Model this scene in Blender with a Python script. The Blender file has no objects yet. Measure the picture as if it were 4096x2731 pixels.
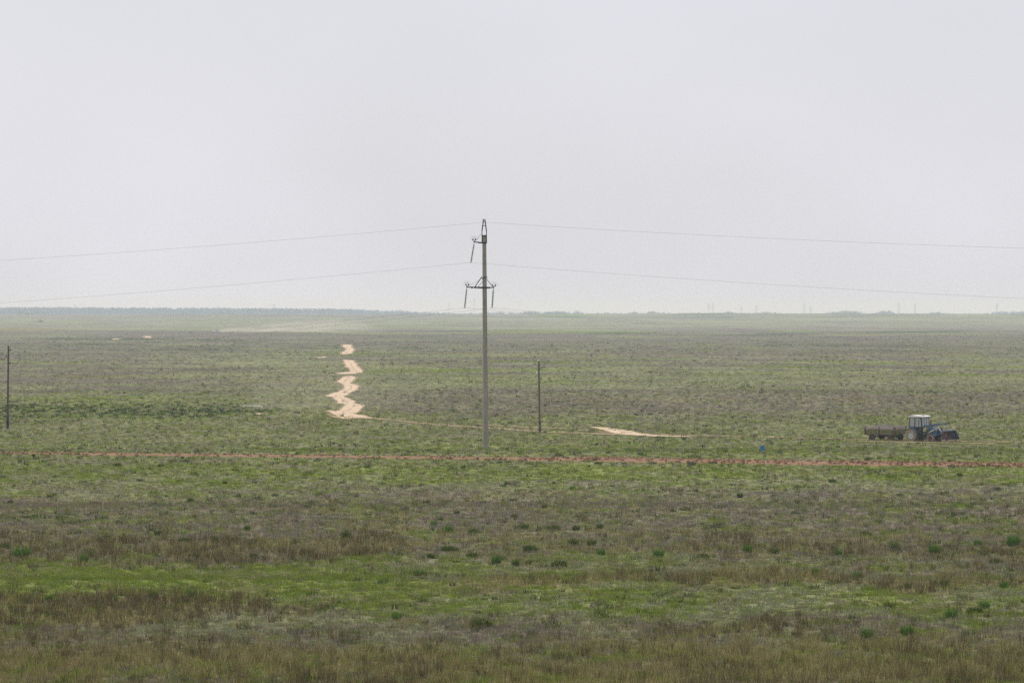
import bpy, math, random
import numpy as np
from mathutils import Vector, Matrix, Euler

R = math.radians
rng = np.random.default_rng(7)
random.seed(7)
scene = bpy.context.scene
col = scene.collection

# ------------------------------------------------------------------ camera geometry
F = 14000.0          # focal length in photo pixels (4096 wide)
HY = 1248.0          # true horizon row
ZC = 14.1            # height of the viewpoint over the plain
CU = 2048.0

# ------------------------------------------------------------------ noise
_T = rng.random((8, 256, 256))
def vnoise(x, y, k=0):
    x = np.asarray(x, float); y = np.asarray(y, float)
    xi = np.floor(x).astype(int); yi = np.floor(y).astype(int)
    fx = x - xi; fy = y - yi
    fx = fx * fx * (3 - 2 * fx); fy = fy * fy * (3 - 2 * fy)
    t = _T[k % 8]
    a = t[xi & 255, yi & 255]; b = t[(xi + 1) & 255, yi & 255]
    c = t[xi & 255, (yi + 1) & 255]; d = t[(xi + 1) & 255, (yi + 1) & 255]
    return (a * (1 - fx) + b * fx) * (1 - fy) + (c * (1 - fx) + d * fx) * fy
def fbm(x, y, k=0, o=3):
    s = 0; a = .5; n = 0
    for i in range(o):
        s = s + a * vnoise(x * 2 ** i + 17.3 * i, y * 2 ** i + 5.1 * i, k + i); n += a; a *= .5
    return s / n

def sstep(a, b, x):
    t = np.clip((np.asarray(x, float) - a) / (b - a), 0, 1)
    return t * t * (3 - 2 * t)

# ------------------------------------------------------------------ terrain
def profile(d):
    d = np.asarray(d, float)
    hill = 12.4 * np.clip(1 - d / 105.0, 0, 1) ** 2
    rise = 10.9 * sstep(2500, 5900, d) - 6.0 * sstep(5600, 6600, d)
    return np.where(d < 2000, hill, rise)
def terrain(x, y):
    x = np.asarray(x, float); y = np.asarray(y, float)
    z = profile(y)
    z = z + .9 * np.exp(-((x - 335) / 60.0) ** 2) * sstep(4000, 5200, y) * (1 - sstep(5600, 6600, y))
    z = z + 1.2 * sstep(-60, 350, x) * sstep(4000, 5200, y) * (1 - sstep(5600, 6600, y)) * (1 - .8 * sstep(500, 850, x))
    u = (fbm(x / 70.0, y / 110.0, 3, 2) - .5) * .5 * sstep(420, 900, y)
    return z + u
_D = np.concatenate([np.linspace(60, 600, 1500), np.linspace(601, 5800, 4000)])
_V = HY + F * (ZC - profile(_D)) / _D
_Vm = np.minimum.accumulate(_V)
def dist_of(v):
    return np.interp(-np.asarray(v, float), -_Vm, _D)
def ground_px(u, v):
    """ground point under photo pixel (u, v)"""
    d = dist_of(v)
    x = (np.asarray(u, float) - CU) / F * d
    return x, d, terrain(x, d)
def gp(u, v):
    x, d, z = ground_px(u, v)
    return Vector((float(x), float(d), float(z)))

# ------------------------------------------------------------------ materials
def new_mat(name):
    m = bpy.data.materials.new(name); m.use_nodes = True
    nt = m.node_tree
    return m, nt, nt.nodes, nt.links, nt.nodes['Principled BSDF']
def mat(name, c, rough=.7, metal=0.0, var=.25, scale=6.0, c2=None, bump=0.0, stretch=(1, 1, 1)):
    m, nt, N, L, b = new_mat(name)
    b.inputs['Roughness'].default_value = rough
    b.inputs['Metallic'].default_value = metal
    tc = N.new('ShaderNodeTexCoord'); mp = N.new('ShaderNodeMapping'); mp.inputs['Scale'].default_value = stretch
    nz = N.new('ShaderNodeTexNoise'); nz.inputs['Scale'].default_value = scale; nz.inputs['Detail'].default_value = 6
    nz.inputs['Roughness'].default_value = .65
    L.new(tc.outputs['Object'], mp.inputs['Vector']); L.new(mp.outputs[0], nz.inputs['Vector'])
    r = N.new('ShaderNodeValToRGB')
    r.color_ramp.elements[0].position = .32; r.color_ramp.elements[1].position = .68
    if c2 is None: c2 = tuple(min(1, x * (1 + var)) for x in c); c = tuple(x * (1 - var) for x in c)
    r.color_ramp.elements[0].color = (*c, 1); r.color_ramp.elements[1].color = (*c2, 1)
    L.new(nz.outputs['Fac'], r.inputs['Fac']); L.new(r.outputs['Color'], b.inputs['Base Color'])
    if bump:
        bp = N.new('ShaderNodeBump'); bp.inputs['Strength'].default_value = bump; bp.inputs['Distance'].default_value = .02
        L.new(nz.outputs['Fac'], bp.inputs['Height']); L.new(bp.outputs['Normal'], b.inputs['Normal'])
    return m

M = {}
M['concrete'] = mat('concrete', (.215, .195, .165), .9, 0, 0, 2.5, (.32, .295, .25), .15, (1, 1, .35))
M['stub'] = mat('stub_concrete', (.30, .29, .25), .9, 0, 0, 4, (.40, .38, .33))
M['dark_steel'] = mat('dark_steel', (.013, .013, .014), .6, .3)
M['galvanised'] = mat('galvanised', (.42, .42, .41), .5, .5)
M['glass_disc'] = mat('insulator_glass', (.62, .70, .63), .1, 0, .08)
M['porcelain_white'] = mat('porcelain_white', (.75, .75, .72), .2, 0, .05)
M['porcelain_dark'] = mat('porcelain_dark', (.035, .03, .028), .25)
M['wire'] = mat('wire_aluminium', (.26, .26, .265), .6, .1)
M['wood_olive'] = mat('weathered_wood', (.075, .07, .042), .9, 0, 0, 5, (.15, .135, .085), .2, (4, 4, .3))
M['wood_brown'] = mat('brown_wood', (.062, .046, .040), .9, 0, 0, 5, (.115, .088, .075), .2, (4, 4, .3))
M['tar'] = mat('tarred_wood', (.012, .011, .012), .8)
M['pale_end'] = mat('pale_pole_end', (.62, .58, .5), .8)  # paler base colour for the top end of one wooden pole
M['band'] = mat('rusty_wire', (.07, .03, .022), .8)
M['sign_blue'] = mat('sign_blue', (.014, .17, .42), .5, 0, .12)
M['post_paint'] = mat('post_paint', (.13, .22, .27), .6, 0, .25)
M['red_paint'] = mat('red_paint', (.4, .07, .04), .6)
M['blue_paint'] = mat('tractor_blue', (.025, .095, .24), .5, 0, 0, 3, (.08, .14, .22))
M['cab_dark'] = mat('cab_dark', (.018, .018, .02), .6)
M['roof_white'] = mat('roof_white', (.72, .70, .66), .5, 0, .1)
M['tyre'] = mat('dusty_tyre', (.20, .155, .115), .95, 0, 0, 5, (.36, .28, .21))
M['tyre_dark'] = mat('trailer_tyre', (.06, .042, .034), .95, 0, 0, 5, (.15, .105, .08))
M['rim_grey'] = mat('rim_grey', (.52, .52, .50), .6, 0, .2)
M['rim_rust'] = mat('rim_rust', (.16, .06, .04), .8)
M['chassis'] = mat('chassis', (.03, .024, .02), .8)
M['trailer_green'] = mat('trailer_green', (.085, .09, .022), .7, 0, 0, 4, (.17, .155, .055))
M['trailer_rib'] = mat('trailer_rib', (.30, .27, .12), .7, 0, .2)
M['plank'] = mat('plank_wood', (.33, .27, .24), .9, 0, 0, 3, (.48, .41, .37), .1, (1, 6, 6))
M['post_rust'] = mat('post_rust', (.10, .06, .045), .8)
M['cream'] = mat('cylinder_cream', (.62, .53, .33), .4, 0, .15)
M['bucket_dark'] = mat('bucket_steel', (.045, .028, .02), .8, .1, 0, 4, (.12, .07, .045))
M['skin'] = mat('skin', (.38, .22, .15), .6, 0, .08)
M['jacket'] = mat('olive_jacket', (.13, .135, .04), .9, 0, .2)
M['trousers'] = mat('dark_trousers', (.028, .026, .028), .9, 0, .2)
M['hair'] = mat('dark_hair', (.02, .016, .012), .7)
M['boot'] = mat('boot', (.02, .017, .015), .7)
M['car_white'] = mat('car_paint', (.80, .80, .80), .3, 0, .03)
M['car_glass'] = mat('car_glass', (.02, .022, .028), .1)
M['red_machine'] = mat('machine_red', (.30, .06, .035), .6)
M['pipe_white'] = mat('pipe_white', (.72, .72, .70), .6)
M['pylon'] = mat('pylon_steel', (.22, .22, .23), .6, .2)

def dusty_sky_glass():
    m, nt, N, L, b = new_mat('dusty_sky_glass')
    tr = N.new('ShaderNodeBsdfTransparent'); tr.inputs[0].default_value = (.8, .84, .83, 1)
    b.inputs['Base Color'].default_value = (.56, .58, .57, 1); b.inputs['Roughness'].default_value = .18  # pale base colour paints in the reflected sky, along with dust
    nz = N.new('ShaderNodeTexNoise'); nz.inputs['Scale'].default_value = 3
    mr = N.new('ShaderNodeMapRange'); mr.inputs['To Min'].default_value = .35; mr.inputs['To Max'].default_value = .85
    L.new(nz.outputs['Fac'], mr.inputs['Value'])
    mx = N.new('ShaderNodeMixShader')
    L.new(mr.outputs[0], mx.inputs[0]); L.new(tr.outputs[0], mx.inputs[1]); L.new(b.outputs[0], mx.inputs[2])
    L.new(mx.outputs[0], N['Material Output'].inputs['Surface'])
    return m
M['glass'] = dusty_sky_glass()

def veg_mat():
    m, nt, N, L, b = new_mat('plant_leaves')
    at = N.new('ShaderNodeAttribute'); at.attribute_name = 'col'
    d = N.new('ShaderNodeBsdfDiffuse'); t = N.new('ShaderNodeBsdfTranslucent')
    L.new(at.outputs['Color'], d.inputs['Color']); L.new(at.outputs['Color'], t.inputs['Color'])
    mx = N.new('ShaderNodeMixShader'); mx.inputs[0].default_value = .42
    L.new(d.outputs[0], mx.inputs[1]); L.new(t.outputs[0], mx.inputs[2])
    N.remove(b)
    L.new(mx.outputs[0], N['Material Output'].inputs['Surface'])
    return m
M['veg'] = veg_mat()

def soil_like(name, c1, c2, sc, extra=None):
    m, nt, N, L, b = new_mat(name)
    b.inputs['Roughness'].default_value = 1.0; b.inputs['Specular IOR Level'].default_value = .1
    g = N.new('ShaderNodeNewGeometry')
    nz = N.new('ShaderNodeTexNoise'); nz.inputs['Scale'].default_value = sc; nz.inputs['Detail'].default_value = 8
    nz.inputs['Roughness'].default_value = .7
    L.new(g.outputs['Position'], nz.inputs['Vector'])
    r = N.new('ShaderNodeValToRGB'); r.color_ramp.elements[0].position = .3; r.color_ramp.elements[1].position = .7
    r.color_ramp.elements[0].color = (*c1, 1); r.color_ramp.elements[1].color = (*c2, 1)
    L.new(nz.outputs['Fac'], r.inputs['Fac'])
    out = r.outputs['Color']
    if extra:       # grassy crown between the wheel ruts, stored across the track
        at = N.new('ShaderNodeAttribute'); at.attribute_name = 'verge'
        n2 = N.new('ShaderNodeTexNoise'); n2.inputs['Scale'].default_value = .16; n2.inputs['Detail'].default_value = 7
        L.new(g.outputs['Position'], n2.inputs['Vector'])
        mu = N.new('ShaderNodeMath'); mu.operation = 'MULTIPLY_ADD'; mu.inputs[1].default_value = 1.0
        ad = N.new('ShaderNodeMath'); ad.operation = 'ADD'; L.new(at.outputs['Fac'], ad.inputs[0]); L.new(n2.outputs['Fac'], ad.inputs[1])
        mr = N.new('ShaderNodeMapRange'); mr.inputs['From Min'].default_value = 1.2; mr.inputs['From Max'].default_value = 1.75
        L.new(ad.outputs[0], mr.inputs['Value'])
        N.remove(mu)
        mx = N.new('ShaderNodeMix'); mx.data_type = 'RGBA'
        L.new(mr.outputs[0], mx.inputs['Factor']); L.new(out, mx.inputs['A']); mx.inputs['B'].default_value = (*extra, 1)
        out = mx.outputs['Result']
    L.new(out, b.inputs['Base Color'])
    bp = N.new('ShaderNodeBump'); bp.inputs['Strength'].default_value = .5; bp.inputs['Distance'].default_value = .1
    L.new(nz.outputs['Fac'], bp.inputs['Height']); L.new(bp.outputs['Normal'], b.inputs['Normal'])
    return m
M['sand'] = soil_like('pale_sand', (.38, .275, .175), (.66, .53, .39), .55, (.25, .19, .115))
M['red_rut'] = soil_like('red_rut', (.215, .15, .09), (.36, .265, .17), .9)
M['red_soil'] = soil_like('red_soil', (.14, .078, .044), (.31, .19, .118), 1.6)

def ground_mat():
    m, nt, N, L, b = new_mat('steppe_ground')
    b.inputs['Roughness'].default_value = 1.0; b.inputs['Specular IOR Level'].default_value = .0
    at = N.new('ShaderNodeAttribute'); at.attribute_name = 'col'
    g = N.new('ShaderNodeNewGeometry')
    prev = at.outputs['Color']
    for sc, lo, hi, st in ((.9, .72, 1.28, (1, .35, 1)), (.09, .78, 1.22, (1, .2, 1)), (.015, .84, 1.16, (.7, .35, 1))):
        mp = N.new('ShaderNodeMapping'); mp.inputs['Scale'].default_value = st
        nz = N.new('ShaderNodeTexNoise'); nz.inputs['Scale'].default_value = sc; nz.inputs['Detail'].default_value = 6
        nz.inputs['Roughness'].default_value = .7
        L.new(g.outputs['Position'], mp.inputs['Vector']); L.new(mp.outputs[0], nz.inputs['Vector'])
        mr = N.new('ShaderNodeMapRange'); mr.inputs['From Min'].default_value = .3; mr.inputs['From Max'].default_value = .7
        mr.inputs['To Min'].default_value = lo; mr.inputs['To Max'].default_value = hi; mr.clamp = False
        L.new(nz.outputs['Fac'], mr.inputs['Value'])
        mx = N.new('ShaderNodeMix'); mx.data_type = 'RGBA'; mx.blend_type = 'MULTIPLY'; mx.inputs['Factor'].default_value = 1
        L.new(prev, mx.inputs['A']); L.new(mr.outputs[0], mx.inputs['B']); prev = mx.outputs['Result']
    L.new(prev, b.inputs['Base Color'])
    return m
M['ground'] = ground_mat()

# ------------------------------------------------------------------ mesh helpers
class MB:
    def __init__(s): s.v = []; s.f = []
    def add(s, vs, fs):
        o = len(s.v); s.v += [tuple(p) for p in vs]; s.f += [tuple(i + o for i in f) for f in fs]; return s
    def box(s, c, d, rot=None):
        hx, hy, hz = d[0] / 2, d[1] / 2, d[2] / 2
        e = min(hx, hy, hz) * .18           # small chamfer on the vertical edges
        vs = []
        for z in (-hz, hz):
            for (x, y) in ((-hx + e, -hy), (hx - e, -hy), (hx, -hy + e), (hx, hy - e), (hx - e, hy), (-hx + e, hy), (-hx, hy - e), (-hx, -hy + e)):
                vs.append(Vector((x, y, z)))
        if rot is not None: vs = [rot @ p for p in vs]
        vs = [p + Vector(c) for p in vs]
        fs = [tuple(range(7, -1, -1)), tuple(range(8, 16))] + [(i, (i + 1) % 8, 8 + (i + 1) % 8, 8 + i) for i in range(8)]
        return s.add(vs, fs)
    def bar(s, p, q, w, h=None):
        p = Vector(p); q = Vector(q); h = h or w
        d = q - p; rot = d.to_track_quat('X', 'Z').to_matrix()
        return s.box((p + q) / 2, (d.length, w, h), rot)
    def tube(s, p, q, r, r2=None, n=12):
        p = Vector(p); q = Vector(q); r2 = r if r2 is None else r2
        rot = (q - p).to_track_quat('Z', 'Y').to_matrix()
        vs = []
        for c, rr in ((p, r), (q, r2)):
            for i in range(n):
                a = 2 * math.pi * i / n; vs.append(c + rot @ Vector((rr * math.cos(a), rr * math.sin(a), 0)))
        fs = [tuple(range(n - 1, -1, -1)), tuple(range(n, 2 * n))] + [(i, (i + 1) % n, n + (i + 1) % n, n + i) for i in range(n)]
        return s.add(vs, fs)
    def path(s, pts, r, n=8):
        for a, b in zip(pts[:-1], pts[1:]): s.tube(a, b, r, r, n)
        return s
    def lathe(s, prof, axis_p, axis_q, n=24, cap=True):
        p = Vector(axis_p); d = (Vector(axis_q) - p); rot = d.to_track_quat('Z', 'Y').to_matrix(); dn = d.normalized()
        vs = []; k = len(prof)
        for (r, h) in prof:
            for i in range(n):
                a = 2 * math.pi * i / n; vs.append(p + dn * h + rot @ Vector((r * math.cos(a), r * math.sin(a), 0)))
        fs = [(j * n + i, j * n + (i + 1) % n, (j + 1) * n + (i + 1) % n, (j + 1) * n + i) for j in range(k - 1) for i in range(n)]
        if cap: fs += [tuple(range(n - 1, -1, -1)), tuple(range((k - 1) * n, k * n))]
        return s.add(vs, fs)
    def prism(s, outline, y0, y1):          # outline in (x, z), extruded along y
        n = len(outline)
        vs = [(x, y0, z) for x, z in outline] + [(x, y1, z) for x, z in outline]
        fs = [tuple(range(n)), tuple(range(2 * n - 1, n - 1, -1))] + [(i, n + i, n + (i + 1) % n, (i + 1) % n) for i in range(n)]
        return s.add(vs, fs)
    def build(s, name, m, parent=None, smooth=False):
        me = bpy.data.meshes.new(name); me.from_pydata(s.v, [], s.f); me.materials.append(m)
        if smooth:
            me.polygons.foreach_set('use_smooth', [True] * len(me.polygons)); me.set_sharp_from_angle(angle=R(40))
        o = bpy.data.objects.new(name, me); col.objects.link(o)
        if parent: o.parent = parent
        return o
def tag(o, label, cat=None, group=None, kind=None):
    if label: o['label'] = label
    if cat: o['category'] = cat
    if group: o['group'] = group
    if kind: o['kind'] = kind
    return o
def empty(name, loc, rot=(0, 0, 0)):
    o = bpy.data.objects.new(name, None); o.location = loc; o.rotation_euler = rot; o.empty_display_size = .3
    col.objects.link(o); return o
def np_mesh(name, verts, nper, m, colors=None, verge=None):
    """verts (N*nper,3) -> faces of nper consecutive verts"""
    me = bpy.data.meshes.new(name)
    n = len(verts); nf = n // nper
    me.vertices.add(n); me.vertices.foreach_set('co', verts.astype(np.float32).ravel())
    me.loops.add(n); me.loops.foreach_set('vertex_index', np.arange(n, dtype=np.int32))
    me.polygons.add(nf); me.polygons.foreach_set('loop_start', np.arange(0, n, nper, dtype=np.int32))
    me.update(calc_edges=True)
    if colors is not None:
        a = me.color_attributes.new('col', 'FLOAT_COLOR', 'POINT')
        c = np.ones((n, 4), np.float32); c[:, :3] = colors; a.data.foreach_set('color', c.ravel())
    me.materials.append(m)
    o = bpy.data.objects.new(name, me); col.objects.link(o)
    return o

# ------------------------------------------------------------------ what grows where
GRASS, SAGE, DRY, TAN, YEL, SHRUB, PALE, REED = range(8)
PAL = np.array([
    (.178, .230, .034),    # fresh grass
    (.246, .256, .134),    # grey-green wormwood
    (.188, .166, .126),    # grey-mauve dead stems
    (.212, .188, .074),    # straw
    (.250, .255, .105),    # yellow-green
    (.064, .092, .020),    # dark shrubs
    (.205, .205, .135),    # pale far meadow
    (.115, .096, .042),    # tall brown stems
])
BIG = 99999
BANDS = [  # v0, v1, u0, u1, kind, weight
    (1240, 1267, -BIG, 1900, DRY, 6), (1240, 1267, -BIG, 1900, SHRUB, 1.5), (1240, 1270, 1900, BIG, DRY, 1), (1240, 1272, 1900, BIG, GRASS, 1.2), (1240, 1272, 1900, BIG, SHRUB, 1.2),
    (1268, 1322, -BIG, BIG, PALE, 5), (1276, 1281, 1800, BIG, SAGE, 3), (1297, 1303, -BIG, 1300, DRY, 7), (1312, 1318, 2300, BIG, DRY, 3), (1288, 1292, 2000, BIG, TAN, 2), (1318, 1330, -BIG, 1500, DRY, 5), (1322, 1410, -BIG, BIG, SHRUB, .5), (1340, 1400, -BIG, 1700, SHRUB, .4), (1310, 1330, -BIG, 900, TAN, 1.2),
    (1322, 1425, -BIG, BIG, DRY, 2.4), (1336, 1346, 2400, BIG, YEL, 5), (1330, 1338, 1400, 2800, YEL, 1.5),
    (1322, 1425, -BIG, 1700, SAGE, .5),
    (1405, 1430, 1700, BIG, TAN, .8), (1425, 1580, -BIG, BIG, SAGE, 1.2),
    (1470, 1560, -BIG, 1150, DRY, 1.6), (1440, 1490, 1500, BIG, GRASS, .5), (1490, 1520, 3000, BIG, YEL, 1.2),
    (1455, 1480, 1600, BIG, DRY, 1.0),
    (1565, 1650, 1550, BIG, DRY, 2.0), (1590, 1605, 1900, BIG, TAN, 1.2),
    (1572, 1602, -BIG, 850, YEL, 1.5), (1575, 1602, -BIG, 1000, GRASS, 2.5),
    (1605, 1680, -BIG, 1000, GRASS, 1.2), (1615, 1675, -BIG, 1000, SHRUB, 1.6), (1480, 1700, 950, 1500, YEL, .7),
    (1650, 1765, -BIG, BIG, GRASS, .9), (1680, 1815, -BIG, BIG, SAGE, .9), (1690, 1760, -BIG, 1200, YEL, .9),
    (1760, 1830, -BIG, BIG, GRASS, .8), (1862, 1935, -BIG, BIG, GRASS, 1.9), (1830, 1900, 2300, BIG, GRASS, .8),
    (1905, 1975, -BIG, BIG, SAGE, 1.6), (1890, 1980, -BIG, 1500, GRASS, .6), (1930, 1990, 800, BIG, DRY, .4),
    (1975, 2125, -BIG, BIG, DRY, 2.0), (1965, 2060, -BIG, 2600, TAN, .3),
    (2115, 2265, -BIG, BIG, DRY, 1.5), (2120, 2260, -BIG, BIG, TAN, .6), (2165, 2262, -BIG, 1550, TAN, 1.2), (2165, 2262, -BIG, 1550, REED, 2.4), (2175, 2250, 2600, BIG, REED, .8), (2395, 2500, -BIG, 900, REED, 2.4), (2430, 2500, 800, 1400, REED, 1.0), (2302, 2347, 2100, BIG, REED, 2.0), (2480, 2560, 3100, 3500, REED, 1.2), (2595, 2950, -BIG, BIG, REED, 1.0), (2595, 2950, -BIG, BIG, GRASS, 1.4),
    (2180, 2240, -BIG, 500, GRASS, 1.6), (2200, 2245, 2700, 3500, TAN, 1.8),
    (2258, 2415, -BIG, 1600, GRASS, 6), (2280, 2390, -BIG, 1500, YEL, 1.2), (2245, 2330, 1400, 2500, GRASS, 1.8), (2320, 2400, 1400, 2300, GRASS, 1.0),
    (2245, 2310, 1200, BIG, SAGE, 2.2), (2240, 2262, -BIG, 1400, SAGE, 1.0),
    (2302, 2347, 2100, BIG, TAN, 5.5), (2320, 2360, 1500, 2200, TAN, 2.0),
    (2345, 2480, 1500, BIG, SAGE, 2.2), (2345, 2490, 1500, BIG, GRASS, 1.8),
    (2395, 2500, -BIG, 900, TAN, 2.6), (2400, 2510, 900, 1600, SAGE, 1.2), (2430, 2500, 800, 1400, TAN, .7),
    (2485, 2605, -BIG, BIG, DRY, 3.0), (2485, 2605, 200, BIG, SAGE, 2.2), (2560, 2640, -BIG, 700, TAN, 2.5),
    (2595, 2950, -BIG, BIG, TAN, 5.0), (2600, 2950, -BIG, BIG, DRY, .8), (2640, 2950, -BIG, 900, GRASS, .8),
]
BASEW = np.array([.48, .42, .34, .10, .02, .06, .0, .04])
def weights(x, y, patch=True):
    u = CU + F * x / y; v = HY + F * (ZC - profile(y)) / y
    dv = v - HY
    f1 = sstep(350, 900, y); f2 = sstep(1200, 2600, y)
    mixn = lambda k: (fbm(x / 7, y / 10, k, 3) * (1 - f1) + f1 * ((1 - f2) * fbm(x / 26, y / 40, k + 1, 3) + f2 * fbm(x / 90, y / 220, k + 2, 3))) - .5
    vv = v + mixn(1) * .13 * np.maximum(dv, 12) * np.where(v < 1330, .35, 1)
    uu = u + mixn(4) * 900
    w = np.repeat(BASEW[None, :], len(x), 0)
    for v0, v1, u0, u1, k, a in BANDS:
        s = max((v1 - v0) * .28, 2)
        if v1 < 1335: s = min(s, 2.5)
        m = sstep(v0 - s, v0 + s, vv) * (1 - sstep(v1 - s, v1 + s, vv))
        if u0 > -BIG: m = m * sstep(u0 - 160, u0 + 160, uu)
        if u1 < BIG: m = m * (1 - sstep(u1 - 160, u1 + 160, uu))
        w[:, k] += a * m
    if patch:
        for k in range(8):
            a = fbm(x / 1.0 + 31 * k, y / 1.5 + 7 * k, k, 3); b = fbm(x / 4.6 + 31 * k, y / 5.5 + 7 * k, k + 1, 3); c = fbm(x / 24 + 31 * k, y / 26 + 7 * k, k + 2, 3); e = fbm(x / 70 + 31 * k, y / 130 + 7 * k, k + 3, 3)
            n = (a * .55 + b * .45) * (1 - f1) + f1 * ((1 - f2) * (b * .4 + c * .6) + f2 * e) - .5
            w[:, k] *= np.exp(n * (9.0 + 5.0 * f1 if k != PALE else 3))
    mid = 1 - sstep(1690, 1800, v)
    w[:, GRASS] *= 1 - .45 * mid; w[:, DRY] *= 1 + .5 * mid; w[:, SHRUB] *= 1 - .4 * mid; w[:, YEL] *= 1 - .3 * mid
    w[:, TAN] *= np.where(v < 1290, .2, 1)
    return w / w.sum(1, keepdims=True)

# ------------------------------------------------------------------ tracks drawn on the plain (outlines in photo pixels)
def c6(pts): return [(1200 + x / 4.127, 1340 + y / 4.127) for x, y in pts]
def c7(pts): return [(2100 + x / 2.613, 1640 + y / 2.613) for x, y in pts]
SAND = [
    c6([(705, 156), (838, 160), (850, 205), (888, 230), (868, 262), (845, 304), (738, 322), (690, 324), (700, 290), (770, 228), (752, 212), (712, 197)]),
    c6([(720, 408), (885, 420), (884, 448), (938, 460), (942, 500), (1000, 550), (1028, 585), (1005, 618), (965, 632), (770, 642), (590, 634), (735, 610), (835, 592), (815, 540), (775, 520), (740, 470)]),
    c6([(840, 672), (915, 680), (890, 740), (815, 800), (905, 822), (965, 860), (940, 892), (905, 925), (830, 950), (800, 980), (705, 1022), (845, 1062), (905, 1102), (890, 1132), (1050, 1153), (1030, 1190), (1000, 1222), (975, 1262), (930, 1292),
        (905, 1308), (1060, 1328), (1160, 1362), (1240, 1372), (1000, 1380), (880, 1372), (720, 1380), (640, 1350), (520, 1285), (430, 1262), (500, 1245), (600, 1260), (680, 1210), (755, 1166), (730, 1135), (640, 1128), (615, 1105), (570, 1050), (510, 1022), (435, 1008), (450, 990), (640, 940), (726, 885), (720, 830), (690, 795), (590, 778), (655, 740), (690, 695), (760, 678)]),
    c7([(660, 174), (700, 176), (830, 184), (1100, 220), (1210, 245), (1340, 260), (1680, 273), (1770, 280), (1680, 284), (1350, 277), (1100, 263), (960, 250), (900, 234), (780, 198)]),
    c6([(245, 366), (330, 372), (430, 360), (415, 384), (320, 384)]),
    [(575, 1346), (592, 1344), (612, 1347), (598, 1351), (580, 1350)], [(448, 1354), (474, 1353), (470, 1357), (452, 1357)],
    [(1024, 1655), (1050, 1652), (1042, 1658), (1026, 1659)],
]
def strip(pts, w):
    up = [(u, v - w / 2) for u, v in pts]; dn = [(u, v + w / 2) for u, v in pts]
    return up + dn[::-1]
RUTS = [
    strip([(1470, 1673), (1560, 1679), (1640, 1689), (1803, 1703), (1960, 1713), (2100, 1722), (2158, 1726), (2260, 1731), (2370, 1735), (2470, 1737)], 5),
    strip([(1900, 1698), (2100, 1708), (2264, 1716), (2314, 1720), (2400, 1727), (2445, 1729)], 3.2),
    strip([(2540, 1733), (2640, 1736), (2760, 1742), (3000, 1748), (3200, 1752), (3450, 1757), (3700, 1761), (3900, 1766), (4096, 1769), (4500, 1776)], 2.8),
    strip([(3380, 1764), (3600, 1768), (3850, 1773), (4000, 1776)], 3.5),
]
RUTS.append(c6([(430, 1285), (640, 1320), (900, 1352), (1180, 1368), (900, 1385), (720, 1398), (480, 1345)]))
def rows(poly, step):
    """scan an outline: list of (v, uL, uR) spans"""
    vs = [p[1] for p in poly]; out = []
    v = min(vs) + step * .3
    n = len(poly)
    while v < max(vs):
        xs = []
        for i in range(n):
            a = poly[i]; b = poly[(i + 1) % n]
            if (a[1] <= v) != (b[1] <= v): xs.append(a[0] + (b[0] - a[0]) * (v - a[1]) / (b[1] - a[1]))
        xs.sort()
        for i in range(0, len(xs) - 1, 2): out.append((v, xs[i], xs[i + 1]))
        v += step
    return out
# raster mask of bare ground, so that nothing is planted on it (half-pixel grid of the photo)
MW, MH = 2600, 800        # u from -500 to 4700 step 2 ; v from 1300 to 1900 step .75
BARE = np.zeros((MH, MW), bool); RUTTED = np.zeros((MH, MW), bool)
for poly in SAND + RUTS:
    for v, a, b in rows(poly, .75):
        r = int((v - 1300) / .75)
        if 0 <= r < MH and poly in RUTS: RUTTED[r, max(0, int((a + 500) / 2)):max(0, int((b + 500) / 2) + 1)] = True
        if 0 <= r < MH: BARE[r, max(0, int((a + 500) / 2)):max(0, int((b + 500) / 2) + 1)] = True
BANK = [(-700, 1806), (0, 1814), (400, 1818), (1000, 1824), (1500, 1829), (2000, 1836), (2500, 1842), (3000, 1851), (3500, 1857), (4096, 1864), (4900, 1874)]
def bank_v(u): return np.interp(u, [p[0] for p in BANK], [p[1] for p in BANK])
def bank_full(u): return np.clip(.25 + 1.5 * (fbm(np.asarray(u) / 210., 0 * np.asarray(u) + 2.2, 2, 3) - .28) + .35 * sstep(1700, 2600, u), .12, 1)
def bare_at(u, v):
    uu = u + rng.normal(size=len(u)) * 5; v2 = v + rng.normal(size=len(u)) * 1.0
    r = ((v2 - 1300) / .75).astype(int); c = ((uu + 500) / 2).astype(int)
    ok = (r >= 0) & (r < MH) & (c >= 0) & (c < MW)
    res = np.zeros(len(u), bool)
    res[ok] = BARE[r[ok], c[ok]]
    res &= rng.random(len(u)) > .17 + .62 * RUTTED[np.clip(r, 0, MH - 1), np.clip(c, 0, MW - 1)]
    bw = np.interp(u, [0, 800, 2500, 3500], [4.5, 5.0, 7.5, 7.0])
    return res | ((np.abs(v - bank_v(u)) < bw * bank_full(u)) & (rng.random(len(u)) < .55 + .35 * bank_full(u)))

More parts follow.
